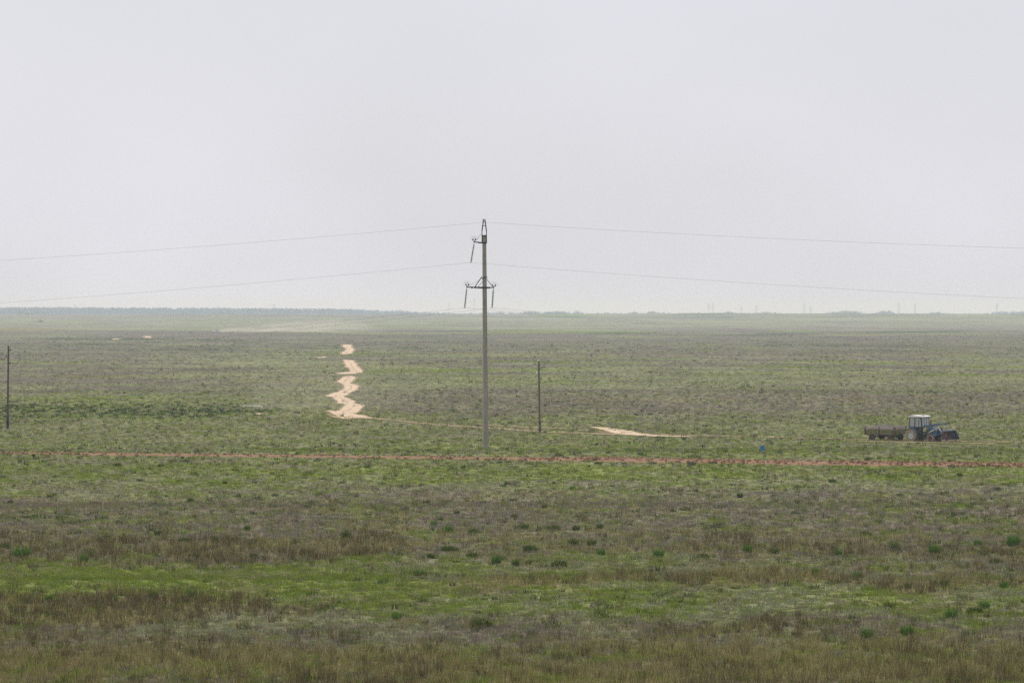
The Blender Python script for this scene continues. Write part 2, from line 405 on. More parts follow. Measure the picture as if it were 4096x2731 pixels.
def flat_strip(name, polys, step, m, lift, label, ncross=5, grow=0):
    V = []; Fc = []; verge = []
    for poly in polys:
        prev = []
        for v, a, b in rows(poly, step):
            ids = []
            if grow:
                a -= grow * (.4 + 1.2 * float(vnoise(v / 2.1, 1.1, 5))); b += grow * (.4 + 1.2 * float(vnoise(v / 2.1, 9.1, 6)))
            jit = (random.random() - .5) * 5 + (float(vnoise(v / 2.3, 7.7, 3)) - .5) * 9 * min(1, (b - a) / 40)
            for i in range(ncross):
                t = i / (ncross - 1); u = a + (b - a) * t + (jit if i in (0, ncross - 1) else 0)
                p = gp(u, v); p.z += lift
                ids.append(len(V)); V.append(tuple(p)); verge.append(1 - abs(2 * t - 1) * 1.6)
            for pv, pa, pb, pids in prev:
                if abs(pv - (v - step)) < .01 and pa < b and pb > a:
                    for i in range(ncross - 1): Fc.append((pids[i], ids[i], ids[i + 1], pids[i + 1]))
            prev = [q for q in prev if abs(q[0] - v) < .01] + [(v, a, b, ids)] + [q for q in prev if abs(q[0] - (v - step)) < .01]
    me = bpy.data.meshes.new(name); me.from_pydata(V, [], Fc); me.materials.append(m)
    at = me.attributes.new('verge', 'FLOAT', 'POINT'); at.data.foreach_set('value', np.array(verge, np.float32))
    o = bpy.data.objects.new(name, me); col.objects.link(o)
    return tag(o, label, kind='structure')
flat_strip('dirt_track', SAND, .75, M['sand'], .05, 'pale sandy track winding away across the steppe')
flat_strip('track_verge', SAND, .75, M['red_rut'], .03, 'trodden brown verge along the sandy track', grow=8)
flat_strip('wheel_ruts', RUTS, .75, M['red_rut'], .045, 'reddish wheel ruts crossing the plain to the tractor')

# ------------------------------------------------------------------ ground
def build_ground():
    v_rows = np.concatenate([[HY + F * (ZC - 0) / 40], np.linspace(4200, 2760, 12), np.arange(2740, 1880, -5.0), np.arange(1880, 1330, -1.5)])
    ds = [5.0, 20.0] + list(np.interp(-v_rows, -_Vm, _D)) if False else None
    d = np.concatenate([np.linspace(-60, 125, 24), 197400.0 / (np.concatenate([np.arange(2740, 1880, -5.0), np.arange(1880, 1330, -1.6)]) - HY),
                        np.linspace(2420, 6000, 240), np.linspace(6100, 11500, 40)])
    d = np.sort(np.unique(d))
    t = np.concatenate([np.linspace(-6, -.19, 40), np.linspace(-.188, .188, 330), np.linspace(.19, 6, 40)])
    D, T = np.meshgrid(d, t, indexing='ij')
    X = np.where(np.abs(T) <= .19, T * np.maximum(D, 120), np.sign(T) * (.19 * np.maximum(D, 120) + (np.abs(T) - .19) / 5.81 * (3400 - .19 * np.maximum(D, 120))))
    Y = D
    Z = terrain(X, Y)
    nr, nc = D.shape
    V = np.stack([X, Y, Z], -1).reshape(-1, 3)
    ys = np.maximum(V[:, 1], 130)
    w = weights(V[:, 0], ys)
    w = w ** 1.5; w /= w.sum(1, keepdims=True)
    c = w @ PAL
    near = (1 - sstep(350, 900, ys))[:, None]
    c = c * (1 - near) * (.73 + .17 * sstep(2400, 3000, ys))[:, None] + (c * .58 + np.array([.036, .032, .022])) * near      # soil shows between plants up close; farther colour has plant self-shading painted in
    idx = np.arange(nr * nc).reshape(nr, nc)
    q = np.stack([idx[:-1, :-1], idx[:-1, 1:], idx[1:, 1:], idx[1:, :-1]], -1).reshape(-1, 4)
    me = bpy.data.meshes.new('ground')
    me.vertices.add(len(V)); me.vertices.foreach_set('co', V.astype(np.float32).ravel())
    me.loops.add(q.size); me.loops.foreach_set('vertex_index', q.astype(np.int32).ravel())
    me.polygons.add(len(q)); me.polygons.foreach_set('loop_start', np.arange(0, q.size, 4, dtype=np.int32))
    me.polygons.foreach_set('use_smooth', np.ones(len(q), bool))
    me.update(calc_edges=True)
    a = me.color_attributes.new('col', 'FLOAT_COLOR', 'POINT')
    cc = np.ones((len(V), 4), np.float32); cc[:, :3] = c; a.data.foreach_set('color', cc.ravel())
    me.materials.append(M['ground'])
    o = bpy.data.objects.new('ground', me); col.objects.link(o)
    tag(o, 'wide flat steppe reaching the horizon', kind='structure')
build_ground()

# ------------------------------------------------------------------ ground cover
def blades(base, ang, lean, length, width, colr):
    """one triangle per blade"""
    n = len(base)
    dirx = np.cos(ang); diry = np.sin(ang)
    up = np.stack([dirx * np.sin(lean), diry * np.sin(lean), np.cos(lean)], -1)
    fa = rng.random(n) * math.pi
    side = np.stack([np.cos(fa), np.sin(fa), np.zeros(n)], -1) * (width / 2)[:, None]
    tip = base + up * length[:, None]
    P = np.empty((n, 3, 3)); P[:, 0] = base - side; P[:, 1] = base + side; P[:, 2] = tip
    C = np.repeat(colr[:, None, :], 3, 1)
    return P.reshape(-1, 3), C.reshape(-1, 3)
def leafbits(cent, size, colr):
    n = len(cent)
    a = rng.normal(size=(n, 3)); a /= np.linalg.norm(a, axis=1, keepdims=True)
    b = np.cross(a, rng.normal(size=(n, 3))); b /= np.linalg.norm(b, axis=1, keepdims=True) + 1e-9
    P = np.empty((n, 3, 3)); s = size[:, None]
    P[:, 0] = cent - a * s; P[:, 1] = cent + a * s * .6 + b * s * .7; P[:, 2] = cent + a * s * .5 - b * s * .7
    return P.reshape(-1, 3), np.repeat(colr[:, None, :], 3, 1).reshape(-1, 3)

# per kind: radius, height, lean, blade width
SPEC = {GRASS: (.26, .20, .45, 1.25), SAGE: (.24, .15, .75, 1.3), DRY: (.26, .22, .40, .8), TAN: (.22, .36, .55, .62), YEL: (.24, .17, .5, 1.1), SHRUB: (.24, .27, .55, 1.6), REED: (.15, .50, .30, .8), PALE: (.3, .15, .5, 1.0)}
OUT = {k: ([], []) for k in SPEC}
def plant(N, v0, v1, nb, cull=True):
    v = v0 + (v1 - v0) * rng.random(N)
    u = -420 + 4936 * rng.random(N)
    if cull:
        k = ~bare_at(u, v); u = u[k]; v = v[k]
    x, y, z = ground_px(u, v)
    w = weights(x, y)
    kind = (w.cumsum(1) > rng.random(len(x))[:, None]).argmax(1)
    s = F / y / 4.0                                  # render pixels per metre, only for level of detail
    for k, (rad, hh, lean, bw) in SPEC.items():
        i = np.where(kind == k)[0]
        if not len(i): continue
        sz = .6 + .8 * rng.random(len(i)) ** 1.5
        if k in (TAN, REED): sz *= .55 + .9 * fbm(x[i] / .7, y[i] / 1.6, 5, 2)
        grow = 1 + np.clip((y[i] - 350) / 900, 0, 1.2)
        j = np.repeat(np.arange(len(i)), nb)
        ii = i[j]; szj = sz[j]; gj = grow[j]
        n = len(ii)
        rr = np.sqrt(rng.random(n)) * rad * szj * gj; th = rng.random(n) * 2 * math.pi
        base = np.stack([x[ii] + rr * np.cos(th), y[ii] + rr * np.sin(th), z[ii] - .01 + 0 * rr], -1)
        L_ = hh * szj * (.55 + .7 * rng.random(n)) * (1 + .35 * (gj - 1))
        ln = lean * rng.random(n) + .08
        an = th + rng.normal(size=n) * .7
        wd = np.maximum(.022 * bw, .42 * bw / s[ii]) * (.7 + .6 * rng.random(n))
        if k in (SAGE, SHRUB): wd *= 1.35
        cl = PAL[k] * (.66 + .68 * rng.random(len(i)))[:, None]
        hue = 1 + rng.normal(size=(len(i), 3)) * .05
        cl = cl * hue
        c = cl[j] * (.8 + .4 * rng.random(n))[:, None]
        if k in (TAN, DRY, REED):
            lite = rng.random(n) < (.14 if k == TAN else .04)
            c[lite] = np.array([.52, .43, .24]) * (.8 + .4 * rng.random(lite.sum()))[:, None]
        if k == SAGE:
            lite = rng.random(n) < .12
            c[lite] = np.array([.30, .33, .25])
        P, C = blades(base, an, ln, L_, wd, c)
        OUT[k][0].append(P); OUT[k][1].append(C)
plant(34000, 2300, 2860, 26)
plant(30000, 2010, 2320, 22)
plant(22000, 1795, 2030, 18)
plant(34000, 1560, 1810, 16)
plant(24000, 1400, 1570, 11)
plant(9000, 1328, 1402, 7)
INFO = {GRASS: ('grass', 'fresh green grass in low tufts over the plain'), SAGE: ('sagebrush', 'low grey-green wormwood cushions covering the steppe'),
        DRY: ('dead_weeds', 'greyish mauve dead stems standing in wide strips'), TAN: ('dry_grass', 'tall straw-brown dry grass in strips and clumps'),
        YEL: ('meadow_grass', 'yellowish green short grass in patches'), REED: ('dead_stalks', 'tall dark brown dead stalks in upright bunches'), SHRUB: ('undergrowth', 'dark green scrub in patches far across the plain'),
        PALE: ('pale_grass', 'pale short grass on the far meadow')}
for k, (ps, cs) in OUT.items():
    if ps:
        o = np_mesh(INFO[k][0], np.concatenate(ps), 3, M['veg'], np.concatenate(cs))
        tag(o, INFO[k][1], 'ground cover', kind='stuff')

# ------------------------------------------------------------------ single tufts that stand out
def tuft_mesh(name, c, n, shape):
    th = rng.random(n) * 2 * math.pi; rr = np.sqrt(rng.random(n))
    if shape == 'tuft':
        base = np.stack([.22 * rr * np.cos(th), .22 * rr * np.sin(th), -.01 + 0 * rr], -1)
        P, C = blades(base, th + rng.normal(size=n) * .5, .1 + .75 * rng.random(n) * rr, .42 * (.5 + .6 * rng.random(n)), .035 * (.7 + .6 * rng.random(n)), np.array(c) * (.6 + .8 * rng.random(n))[:, None])
    else:
        base = np.stack([.45 * rr * np.cos(th), .45 * rr * np.sin(th), .30 * np.sqrt(1 - rr ** 2) * rng.random(n) ** .4], -1)
        P, C = leafbits(base, .045 * (.7 + .6 * rng.random(n)), np.array(c) * (.65 + .7 * rng.random(n))[:, None])
        b2 = base.copy(); b2[:, 2] *= .4
        P2, C2 = blades(b2, th, .3 + .6 * rng.random(n) * rr, .2 + .15 * rng.random(n), .03 + 0 * rr, np.array(c) * (.7 + .6 * rng.random(n))[:, None])
        P = np.concatenate([P, P2]); C = np.concatenate([C, C2])
    me = np_mesh(name, P, 3, M['veg'], C)
    m = me.data; bpy.data.objects.remove(me); return m
TUFT = {
    'd': [tuft_mesh('tuft', (.070, .105, .012), 260, 'tuft') for _ in range(3)] + [tuft_mesh('tuft', (.068, .100, .012), 170, 'bush') for _ in range(2)],
    'b': [tuft_mesh('tuft', (.085, .165, .022), 260, 'tuft') for _ in range(3)],
    's': [tuft_mesh('cushion', (.115, .140, .080), 220, 'bush') for _ in range(2)],
    'y': [tuft_mesh('tuft', (.33, .27, .06), 200, 'bush')],
}
# u, v (foot), width in photo pixels, kind
TUFTS = [
    (633, 2142, 36, 'd'), (742, 2168, 38, 'd'), (860, 2168, 34, 'd'), (919, 2166, 24, 'd'), (429, 2156, 34, 'd'), (775, 2232, 32, 'd'), (335, 2246, 42, 'b'),
    (13, 2194, 40, 'd'), (87, 2228, 60, 'b'), (1015, 2234, 36, 'd'), (988, 2120, 28, 'd'), (757, 2252, 34, 'b'), (614, 2394, 42, 'd'), (453, 2402, 36, 'b'), (196, 2402, 40, 'b'),
    (131, 2584, 34, 'b'), (764, 2388, 44, 'b'), (1381, 2152, 48, 'd'), (1925, 2508, 56, 'd'), (1585, 2480, 46, 'b'),
    (1809, 1829, 20, 's'), (2392, 1856, 20, 'd'), (2214, 1934, 17, 'd'), (1827, 2055, 22, 'd'), (1763, 2083, 24, 'd'), (2053, 2004, 20, 'd'), (2177, 2032, 26, 'd'), (2055, 2070, 22, 'd'),
    (1735, 2102, 30, 'b'), (1792, 2128, 44, 'b'), (2099, 2116, 36, 'd'), (2214, 2122, 40, 'd'), (2305, 2122, 34, 'd'), (2401, 2116, 32, 'd'), (1800, 2206, 46, 'd'), (1724, 2232, 36, 'd'),
    (2062, 2264, 34, 'd'), (2114, 2258, 30, 'd'), (2292, 2182, 44, 'd'), (2366, 2182, 42, 'd'), (2122, 2208, 46, 'd'), (2405, 2220, 36, 'b'), (2236, 2268, 46, 'd'), (1678, 2304, 44, 'b'),
    (1890, 2230, 34, 'd'), (1985, 2252, 44, 'b'), (1898, 2130, 28, 'd'),
    (3464, 2142, 32, 'd'), (3736, 2214, 52, 'b'), (3575, 2194, 44, 'b'), (3351, 2222, 38, 'b'), (3092, 2214, 48, 'd'), (3912, 2182, 40, 'b'), (4056, 2184, 60, 'b'), (3982, 2254, 36, 'd'),
    (3779, 2344, 36, 'd'), (3634, 2354, 30, 'd'), (3429, 2312, 38, 'b'), (3808, 2472, 56, 'b'), (3936, 2432, 50, 'b'), (3899, 2452, 42, 'd'), (3629, 2540, 58, 'b'), (3468, 2552, 50, 'b'), (3259, 2300, 40, 'b'),
    (4017, 2350, 38, 'b'), (2633, 2228, 46, 'b'), (2813, 2232, 34, 'd'), (2992, 2208, 42, 'b'),
    (2433, 1814, 17, 'd'), (2766, 1860, 28, 's'), (2856, 1853, 22, 's'), (2643, 1654, 10, 'd'), (2546, 1661, 13, 'd'), (2599, 1660, 16, 's'), (2930, 1671, 13, 'd'),
    (730, 1834, 16, 'd'), (469, 1865, 26, 'd'), (645, 1867, 18, 'd'), (319, 1796, 16, 'd'), (135, 1826, 17, 'd'), (375, 1648, 16, 'd'), (722, 1660, 16, 'd'), (814, 1546, 10, 'd'), (497, 1574, 9, 'd'),
    (43, 2014, 22, 'd'), (763, 2010, 30, 'd'), (2006, 1572, 9, 'y'), (2120, 1628, 11, 'd'), (2182, 1623, 12, 'd'), (1920, 1650, 9, 'd'), (3120, 1812, 18, 's'), (2290, 1958, 24, 'b'), (3180, 2056, 30, 's'), (2960, 1990, 28, 'd'),
    (3330, 1930, 22, 'd'), (3600, 1985, 26, 's'), (1330, 2045, 26, 'd'), (1100, 1985, 24, 's'), (560, 1925, 24, 's'), (900, 1935, 22, 'd'), (3840, 1905, 22, 'd'), (3990, 1960, 26, 's'),
]
AREAS = [(1500, 1600, 'on the hazy plain'), (1600, 1700, 'behind the wheel ruts'), (1780, 1842, 'along the red bank'), (1842, 1880, 'just before the red bank'),
         (1880, 2000, 'in pale scrub'), (2000, 2100, 'in mauve dead stems'), (2100, 2175, 'in the brownish strip'), (2175, 2245, 'at the brown fringe'), (2245, 2330, 'in the green belt'), (2330, 2440, 'before the straw strip'), (2440, 2700, 'near the bottom edge')]
SPANS = [(-99, 1000, 'left of the track'), (1000, 1943, 'left of concrete pole'), (1943, 3060, 'between pole and blue sign'), (3060, 9999, 'right of blue sign')]
ORD = ['first', 'second', 'third', 'fourth', 'fifth', 'sixth', 'seventh', 'eighth', 'ninth', 'tenth', 'eleventh', 'twelfth']
KW = {'d': 'dark green tuft', 'b': 'fresh green tuft', 's': 'grey-green cushion', 'y': 'yellow flowering bush'}
def cell(t):
    a = next((n for v0, v1, n in AREAS if v0 <= t[1] < v1), 'on the plain'); s = next(n for u0, u1, n in SPANS if u0 <= t[0] < u1)
    return a, s, t[3]
cells = {}
for t in TUFTS: cells.setdefault(cell(t), []).append(t)
for t in TUFTS:
    a, s, k = cell(t); mem = sorted(cells[(a, s, k)])
    lab = f"{KW[k]} {a} {s}"
    if len(mem) > 1: lab += f", {ORD[mem.index(t)]} from left"
    p = gp(t[0], t[1]); sc = t[2] / (F / p.y)
    ms = random.choice(TUFT[k])
    o = bpy.data.objects.new({'d': 'shrub', 'b': 'grass_tuft', 's': 'sage_cushion', 'y': 'flowering_bush'}[k], ms); col.objects.link(o)
    sc *= 1.15; w0 = .9 if ms.name.startswith('cushion') or k == 'y' else .72
    q = sc / w0
    o.location = p; o.rotation_euler = (0, 0, random.random() * 6.28); o.scale = (q * random.uniform(.9, 1.1), q, q * random.uniform(1.0, 1.4))
    tag(o, lab, 'shrub' if k in 'dsy' else 'grass tuft', 'tufts standing out of the steppe cover')

# ------------------------------------------------------------------ red soil bank
def build_bank():
    V = []; Fc = []
    us = np.arange(-500, 4700, 6.0)
    prof = np.linspace(-1, 1, 9)
    for i, u in enumerate(us):
        v = float(bank_v(u)); p = gp(u, v)
        depth = np.interp(u, [0, 800, 2500, 3500], [2.3, 2.6, 3.6, 3.3]) * (.7 + .6 * float(vnoise(u / 60., 1.5, 2))) * float(bank_full(u))
        hgt = np.interp(u, [0, 1500, 2500, 4000], [.13, .12, .20, .18])
        for t in prof:
            y = p.y + t * depth; x = (u - CU) / F * y
            z = hgt * (1 - t * t) * (.45 + 1.1 * float(fbm(x / .5, y / .7, 6, 3))) + (.02 if abs(t) < .99 else -.03)
            V.append((x, y, float(terrain(x, y)) + z))
        if i:
            o = (i - 1) * 9
            for j in range(8): Fc.append((o + j, o + 9 + j, o + 10 + j, o + 1 + j))
    # clods
    for k in range(2600):
        u = random.uniform(-450, 4600)
        if float(fbm(np.array(u / 120.), np.array(3.3), 2, 2)) < random.random() * .75: continue
        if u < 2000 and random.random() < .55: continue
        v = float(bank_v(u)); p = gp(u, v); depth = np.interp(u, [0, 800, 2500, 3500], [1.6, 1.8, 2.8, 2.6])
        y = p.y + random.uniform(-1, 1) * depth; x = (u - CU) / F * y
        s = random.uniform(.06, .17) * (1.15 if u > 2200 else .85)
        zc = float(terrain(x, y)) + .12 * (1 - ((y - p.y) / depth) ** 2) + s * .3
        o = len(V); rot = Euler((random.random() * 6, random.random() * 6, random.random() * 6)).to_matrix()
        for cx in (-1, 1):
            for cy in (-1, 1):
                for cz in (-1, 1):
                    q = rot @ Vector((cx * s * random.uniform(.7, 1.2), cy * s * random.uniform(.5, 1.1), cz * s * random.uniform(.4, .9)))
                    V.append((x + q.x, y + q.y, zc + q.z))
        Fc += [tuple(o + i for i in f) for f in ((0, 1, 3, 2), (4, 6, 7, 5), (0, 4, 5, 1), (2, 3, 7, 6), (0, 2, 6, 4), (1, 5, 7, 3))]
    me = bpy.data.meshes.new('soil_bank'); me.from_pydata(V, [], Fc); me.materials.append(M['red_soil'])
    o = bpy.data.objects.new('soil_bank', me); col.objects.link(o)
    tag(o, 'low strip of turned red soil and clods crossing the plain', kind='structure')
build_bank()

# ------------------------------------------------------------------ concrete power pole
def power_pole():
    base = gp(1943, 1797)
    s = F / base.y
    root = empty('power_pole', base, (0, R(-.40), 0))
    tag(root, 'tall tapering concrete power pole with black crossarms and hanging insulators', 'power pole')
    H = 22.5
    def P(cx, cy, y=0.0):           # point from the enlarged view, in pole axes
        u = 1780 + cx / 3.92; v = 860 + cy / 3.92
        z = (1797 - v) / s; ax = 1943 - z * s * math.tan(R(.40))
        return Vector(((u - ax) / s, y, z))
    sh = MB(); pr = []
    for i in range(13):
        t = i / 12; pr.append((.298 * (1 - t) + .20 * t, -.5 + (H + .5) * t))
    sh.lathe(pr, (0, 0, -.5), (0, 0, H), 32); 
    sh.v = [(x, y, z) for x, y, z in sh.v]
    sh.build('shaft', M['concrete'], root, True)
    br = MB()
    for sx in (-1, 1):
        for sy in (-1, 1):
            br.bar((sx * .235, sy * .1, 21.15), (sx * .225, sy * .1, 22.45), .085); br.bar((sx * .225, sy * .1, 22.45), (sx * .075, sy * .03, 23.55), .085)
    br.bar((-.15, 0, 22.95), (.15, 0, 22.95), .06); br.box((-.02, 0, 23.6), (.34, .16, .06)); br.bar((-.12, 0, 23.35), (.1, 0, 23.35), .05)
    br.build('top_bracket', M['dark_steel'], root)
    cl = MB()
    def clamp(z, r, tilt=0):
        c = MB(); dz = r * tilt
        c.bar((-r - .05, -r, z - dz), (r + .05, -r, z + dz), .05, .10); c.bar((-r - .05, r, z - dz), (r + .05, r, z + dz), .05, .10)
        c.bar((-r - .02, -r, z - dz), (-r - .02, r, z - dz), .05, .1); c.bar((r + .02, -r, z + dz), (r + .02, r, z + dz), .05, .1)
        c.build('clamp', M['dark_steel'], root)
    clamp(21.92, .215, .38); clamp(17.62, .235, .25); clamp(21.2, .225); clamp(16.6, .24)
    up = MB(); a = P(447, 422); b = P(652, 440)
    for y in (-.24, .24): up.bar((a.x, y * .3, a.z), (b.x, y, b.z), .08, .11)
    up.bar((a.x - .03, 0, a.z), (a.x + .25, 0, a.z - .01), .12, .06); up.bar(P(520, 436), P(580, 440), .3, .08)
    up.build('crossarm', M['dark_steel'], root)
    lo = MB(); a = P(332, 1128); b = P(772, 1138)
    for y in (-.26, .26): lo.bar((a.x, y * .35, a.z), (b.x, y * .9, b.z), .08, .115)
    lo.bar(P(330, 1127), P(385, 1128), .14, .07); lo.bar(P(405, 1143), P(440, 1143), .3, .05); lo.bar(P(456, 1145), P(505, 1146), .3, .05); lo.bar(P(512, 1147), P(590, 1148), .5, .06); lo.bar(P(650, 1148), P(708, 1149), .5, .05)
    lo.build('crossarm', M['dark_steel'], root)
    for (p, q, w, m, y) in ((P(478, 408), P(578, 288), .035, 'galvanised', -.2), (P(385, 1108), P(570, 1002), .028, 'galvanised', .2), (P(468, 1128), P(578, 968), .07, 'dark_steel', -.24), (P(515, 1130), P(638, 985), .045, 'galvanised', -.27), (P(655, 1010), P(748, 1120), .05, 'dark_steel', -.2)):
        MB().bar((p.x, y * .4, p.z), (q.x, y, q.z), w).build('brace', M[m], root)
    for (cx, cy, gap) in ((458, 384, 0), (350, 1090, 0), (768, 1106, .35)):
        c = P(cx, cy); g = empty('bird_guard', (0, 0, 0)); g.parent = root
        pl = MB()
        for sg in (-1, 1):
            pts = [(c.x + sg * .02, c.z - .16)] + [(c.x + sg * (.05 + .17 * math.sin(t)), c.z - .03 + .13 * math.cos(t)) for t in np.linspace(.3, 1.75, 7)]
            if sg < 0: pts = pts[::-1]
            pl.prism([(x, z) for x, z in pts], -.05, .05)
        pl.bar((c.x, 0, c.z - .26), (c.x, 0, c.z - .1), .04)
        pl.build('guard_plate', M['dark_steel'], g)
        sp = MB()
        for k in range(17):
            t = R(-100 + 200 * k / 16); yy = ((k * 7) % 5 - 2) * .07
            sp.tube((c.x + .1 * math.sin(t), yy * .2, c.z + .05 + .08 * math.cos(t)), (c.x + .48 * math.sin(t), yy * 2, c.z + .04 + .42 * math.cos(t)), .006, .004, 5)
        sp.bar((c.x + gap * .2, 0, c.z - .02), (c.x + gap * .6 + .01, 0, c.z + .3), .025)
        sp.build('spikes', M['galvanised'], g)
    ends = []
    for (p, q) in ((P(457, 436), P(407, 735)), (P(341, 1140), P(309, 1442)), (P(760, 1148), P(738, 1446))):
        st = empty('insulator_string', (0, 0, 0)); st.parent = root
        d = (q - p); n = d.normalized(); Ln = d.length
        pr = []
        for i in range(10):
            h = Ln * (.12 + .78 * i / 9); pr += [(.022, h - .09), (.055, h - .08), (.06, h + .01), (.022, h + .02)]
        MB().lathe([(.022, 0)] + pr + [(.022, Ln)], p, q, 8).build('rod', M['dark_steel'], st)
        m = MB(); k = 10
        for i in range(k):
            c = p + d * (.12 + .78 * i / (k - 1))
            m.lathe([(.03, -.01), (.055, .0), (.15, .05), (.15, .07), (.06, .085), (.03, .10)], c, c + n, 14)
        m.build('glass_discs', M['glass_disc'], st, True)
        MB().tube(q - n * .12, q + n * .03, .05, .02, 8).box(q + n * .05, (.22, .07, .05)).build('wire_clamp', M['dark_steel'], st)
        ends.append(q + n * .06)
    mw = Matrix.Translation(base) @ Euler((0, R(-.40), 0)).to_matrix().to_4x4()
    return [mw @ e for e in ends] + [mw @ Vector((-.02, 0, 23.32))]
ends = power_pole()

def wire(att, left, right, label):
    """left/right: photo pixel where the wire leaves the frame (u, v)"""
    V = []
    def side(uv, sgn):
        u, v = uv; tan = .10                     # line turns slightly away on the left, nearer on the right
        k = (u - CU) / F
        # intersect the ray column with the plan line of the wire
        # x = att.x + sgn*t, y = att.y - sgn*t*tan
        t = (k * att.y - att.x) / (sgn + k * sgn * tan)
        y = att.y - sgn * t * tan
        z = ZC - (v - HY) / F * y
        b = 3.2e-4
        a = (att.z - z) / t + b * t
        pts = []
        for i in range(1, 41):
            q = (t * 1.35) * i / 40
            pts.append(Vector((att.x + sgn * q, att.y - sgn * q * tan, att.z - a * q + b * q * q)))
        return pts
    pts = side(left, -1)[::-1] + [att] + side(right, 1)
    cu = MB(); n = 6; r = .0095
    vs = []
    for p in pts:
        for i in range(n):
            a = 2 * math.pi * i / n; vs.append((p.x, p.y + r * math.cos(a), p.z + r * math.sin(a)))
    fs = [(j * n + i, j * n + (i + 1) % n, (j + 1) * n + (i + 1) % n, (j + 1) * n + i) for j in range(len(pts) - 1) for i in range(n)]
    cu.add(vs, fs)
    tag(cu.build('overhead_wire', M['wire'], None, True), label, 'wire', 'wires strung over the concrete pole')
wire(ends[3], (0, 1042), (4096, 993), 'thin wire running over the very top of the concrete pole')
wire(ends[0], (0, 1212), (4096, 1194), 'thin wire hanging from the upper single insulator string of the pole')
wire(ends[1], (922, 1327), (4096, 1400), 'thin wire hanging from the left string of the lower crossarm')
wire(ends[2], (1108, 1326), (4096, 1394), 'thin wire hanging from the right string of the lower crossarm')

# ------------------------------------------------------------------ two wooden poles on concrete stubs
def wood_pole(u, v, h, lean, wood, lower, wood_z0, stub_h, stub_dx, bands, ins, rw, label):
    b = gp(u, v)
    root = empty('wooden_pole', b)
    tag(root, label, 'pole', 'wooden poles on concrete stubs')
    lx = lambda z: z * lean
    m = MB(); m.lathe([(rw, 0), (rw * .97, (h - wood_z0) * .5), (rw * .85, h - wood_z0)], (lx(wood_z0), 0, wood_z0), (lx(h), 0, h), 16)
    m.build('shaft', M[wood], root, True)
    if lower: MB().lathe([(rw + .012, 0), (rw + .012, lower - wood_z0)], (lx(wood_z0), 0, wood_z0 - .01), (lx(lower), 0, lower), 16).build('tarred_foot', M['tar'], root, True)
    MB().lathe([(rw * .86, 0), (rw * .8, .05), (.03, .12)], (lx(h), 0, h), (lx(h), 0, h + .1), 16).build('pole_top', M['pale_end' if wood == 'wood_olive' else wood], root)
    MB().box((stub_dx, .12, stub_h / 2 - .2), (.17, .16, stub_h + .4)).build('concrete_stub', M['stub'], root)
    for z in bands:
        x0 = lx(z); e = MB(); w = abs(stub_dx - x0) / 2 + .16
        for yy in (-rw - .03, .22): e.bar(((x0 + stub_dx) / 2 - w, yy, z), ((x0 + stub_dx) / 2 + w, yy, z), .03, .06)
        for sx in (-w, w): e.bar(((x0 + stub_dx) / 2 + sx, -rw - .03, z), ((x0 + stub_dx) / 2 + sx, .22, z), .03, .06)
        e.build('wire_band', M['band'], root)
    for z, sg, m_ in ins:
        x0 = lx(z); g = empty('insulator', (0, 0, 0)); g.parent = root
        MB().path([(x0, 0, z - .12), (x0 + sg * (rw + .13), 0, z - .1), (x0 + sg * (rw + .13), 0, z - .02)], .016, 6).build('hook', M['dark_steel'], g)
        MB().lathe([(.06, -.1), (.085, -.08), (.075, .0), (.05, .03), (.065, .08), (.03, .12)], (x0 + sg * (rw + .13), 0, z), (x0 + sg * (rw + .13), 0, z + 1), 12).build('cup', M[m_], g, True)
        if m_ == 'porcelain_white': MB().bar((x0 + sg * (rw + .13), -.05, z - .05), (x0 - sg * .1, -.1, z), .012).build('tie_wire', M['galvanised'], g)
wood_pole(2159, 1760, 8.7, -.012, 'wood_olive', 0, .85, 2.15, .10, (1.98, 1.15), ((7.95, 1, 'porcelain_dark'), (7.38, -1, 'porcelain_white'), (6.85, 1, 'porcelain_dark')), .105, 'weathered olive-grey wooden pole with white top right of the concrete pole')
wood_pole(30, 1728, 10.05, .011, 'wood_brown', 1.75, .42, 2.6, .20, (1.95, 1.12), ((9.68, 1, 'porcelain_dark'), (9.02, -1, 'porcelain_dark'), (8.12, 1, 'porcelain_dark')), .115, 'dark brown wooden pole with tarred black foot at the left edge')

# ------------------------------------------------------------------ blue marker sign
def sign():
    b = gp(3060, 1866); root = empty('marker_sign', b, (0, R(-8.2), 0))
    tag(root, 'small blue square marker sign on a leaning thin post by the red bank', 'sign')
    MB().tube((0, 0, -.3), (0, 0, 1.62), .036, .036, 10).build('post', M['post_paint'], root, True)
    m = MB(); o = []
    w, h, r = .225, .205, .05
    for cx, cz, a0 in ((w - r, h - r, 0), (-w + r, h - r, 90), (-w + r, -h + r, 180), (w - r, -h + r, 270)):
        for k in range(5):
            a = R(a0 + 22.5 * k); o.append((cx + r * math.cos(a), cz + r * math.sin(a)))
    m.prism([(x, z + 1.72) for x, z in o], -.075, -.045)
    m.build('plate', M['sign_blue'], root)
    MB().box((.03, -.06, 1.955), (.17, .03, .05)).build('red_tab', M['red_paint'], root)
    MB().box((0, -.05, 1.28), (.10, .05, .06)).build('bracket', M['dark_steel'], root)
    MB().box((0, -.05, .85), (.09, .05, .05)).build('bracket', M['dark_steel'], root)
sign()

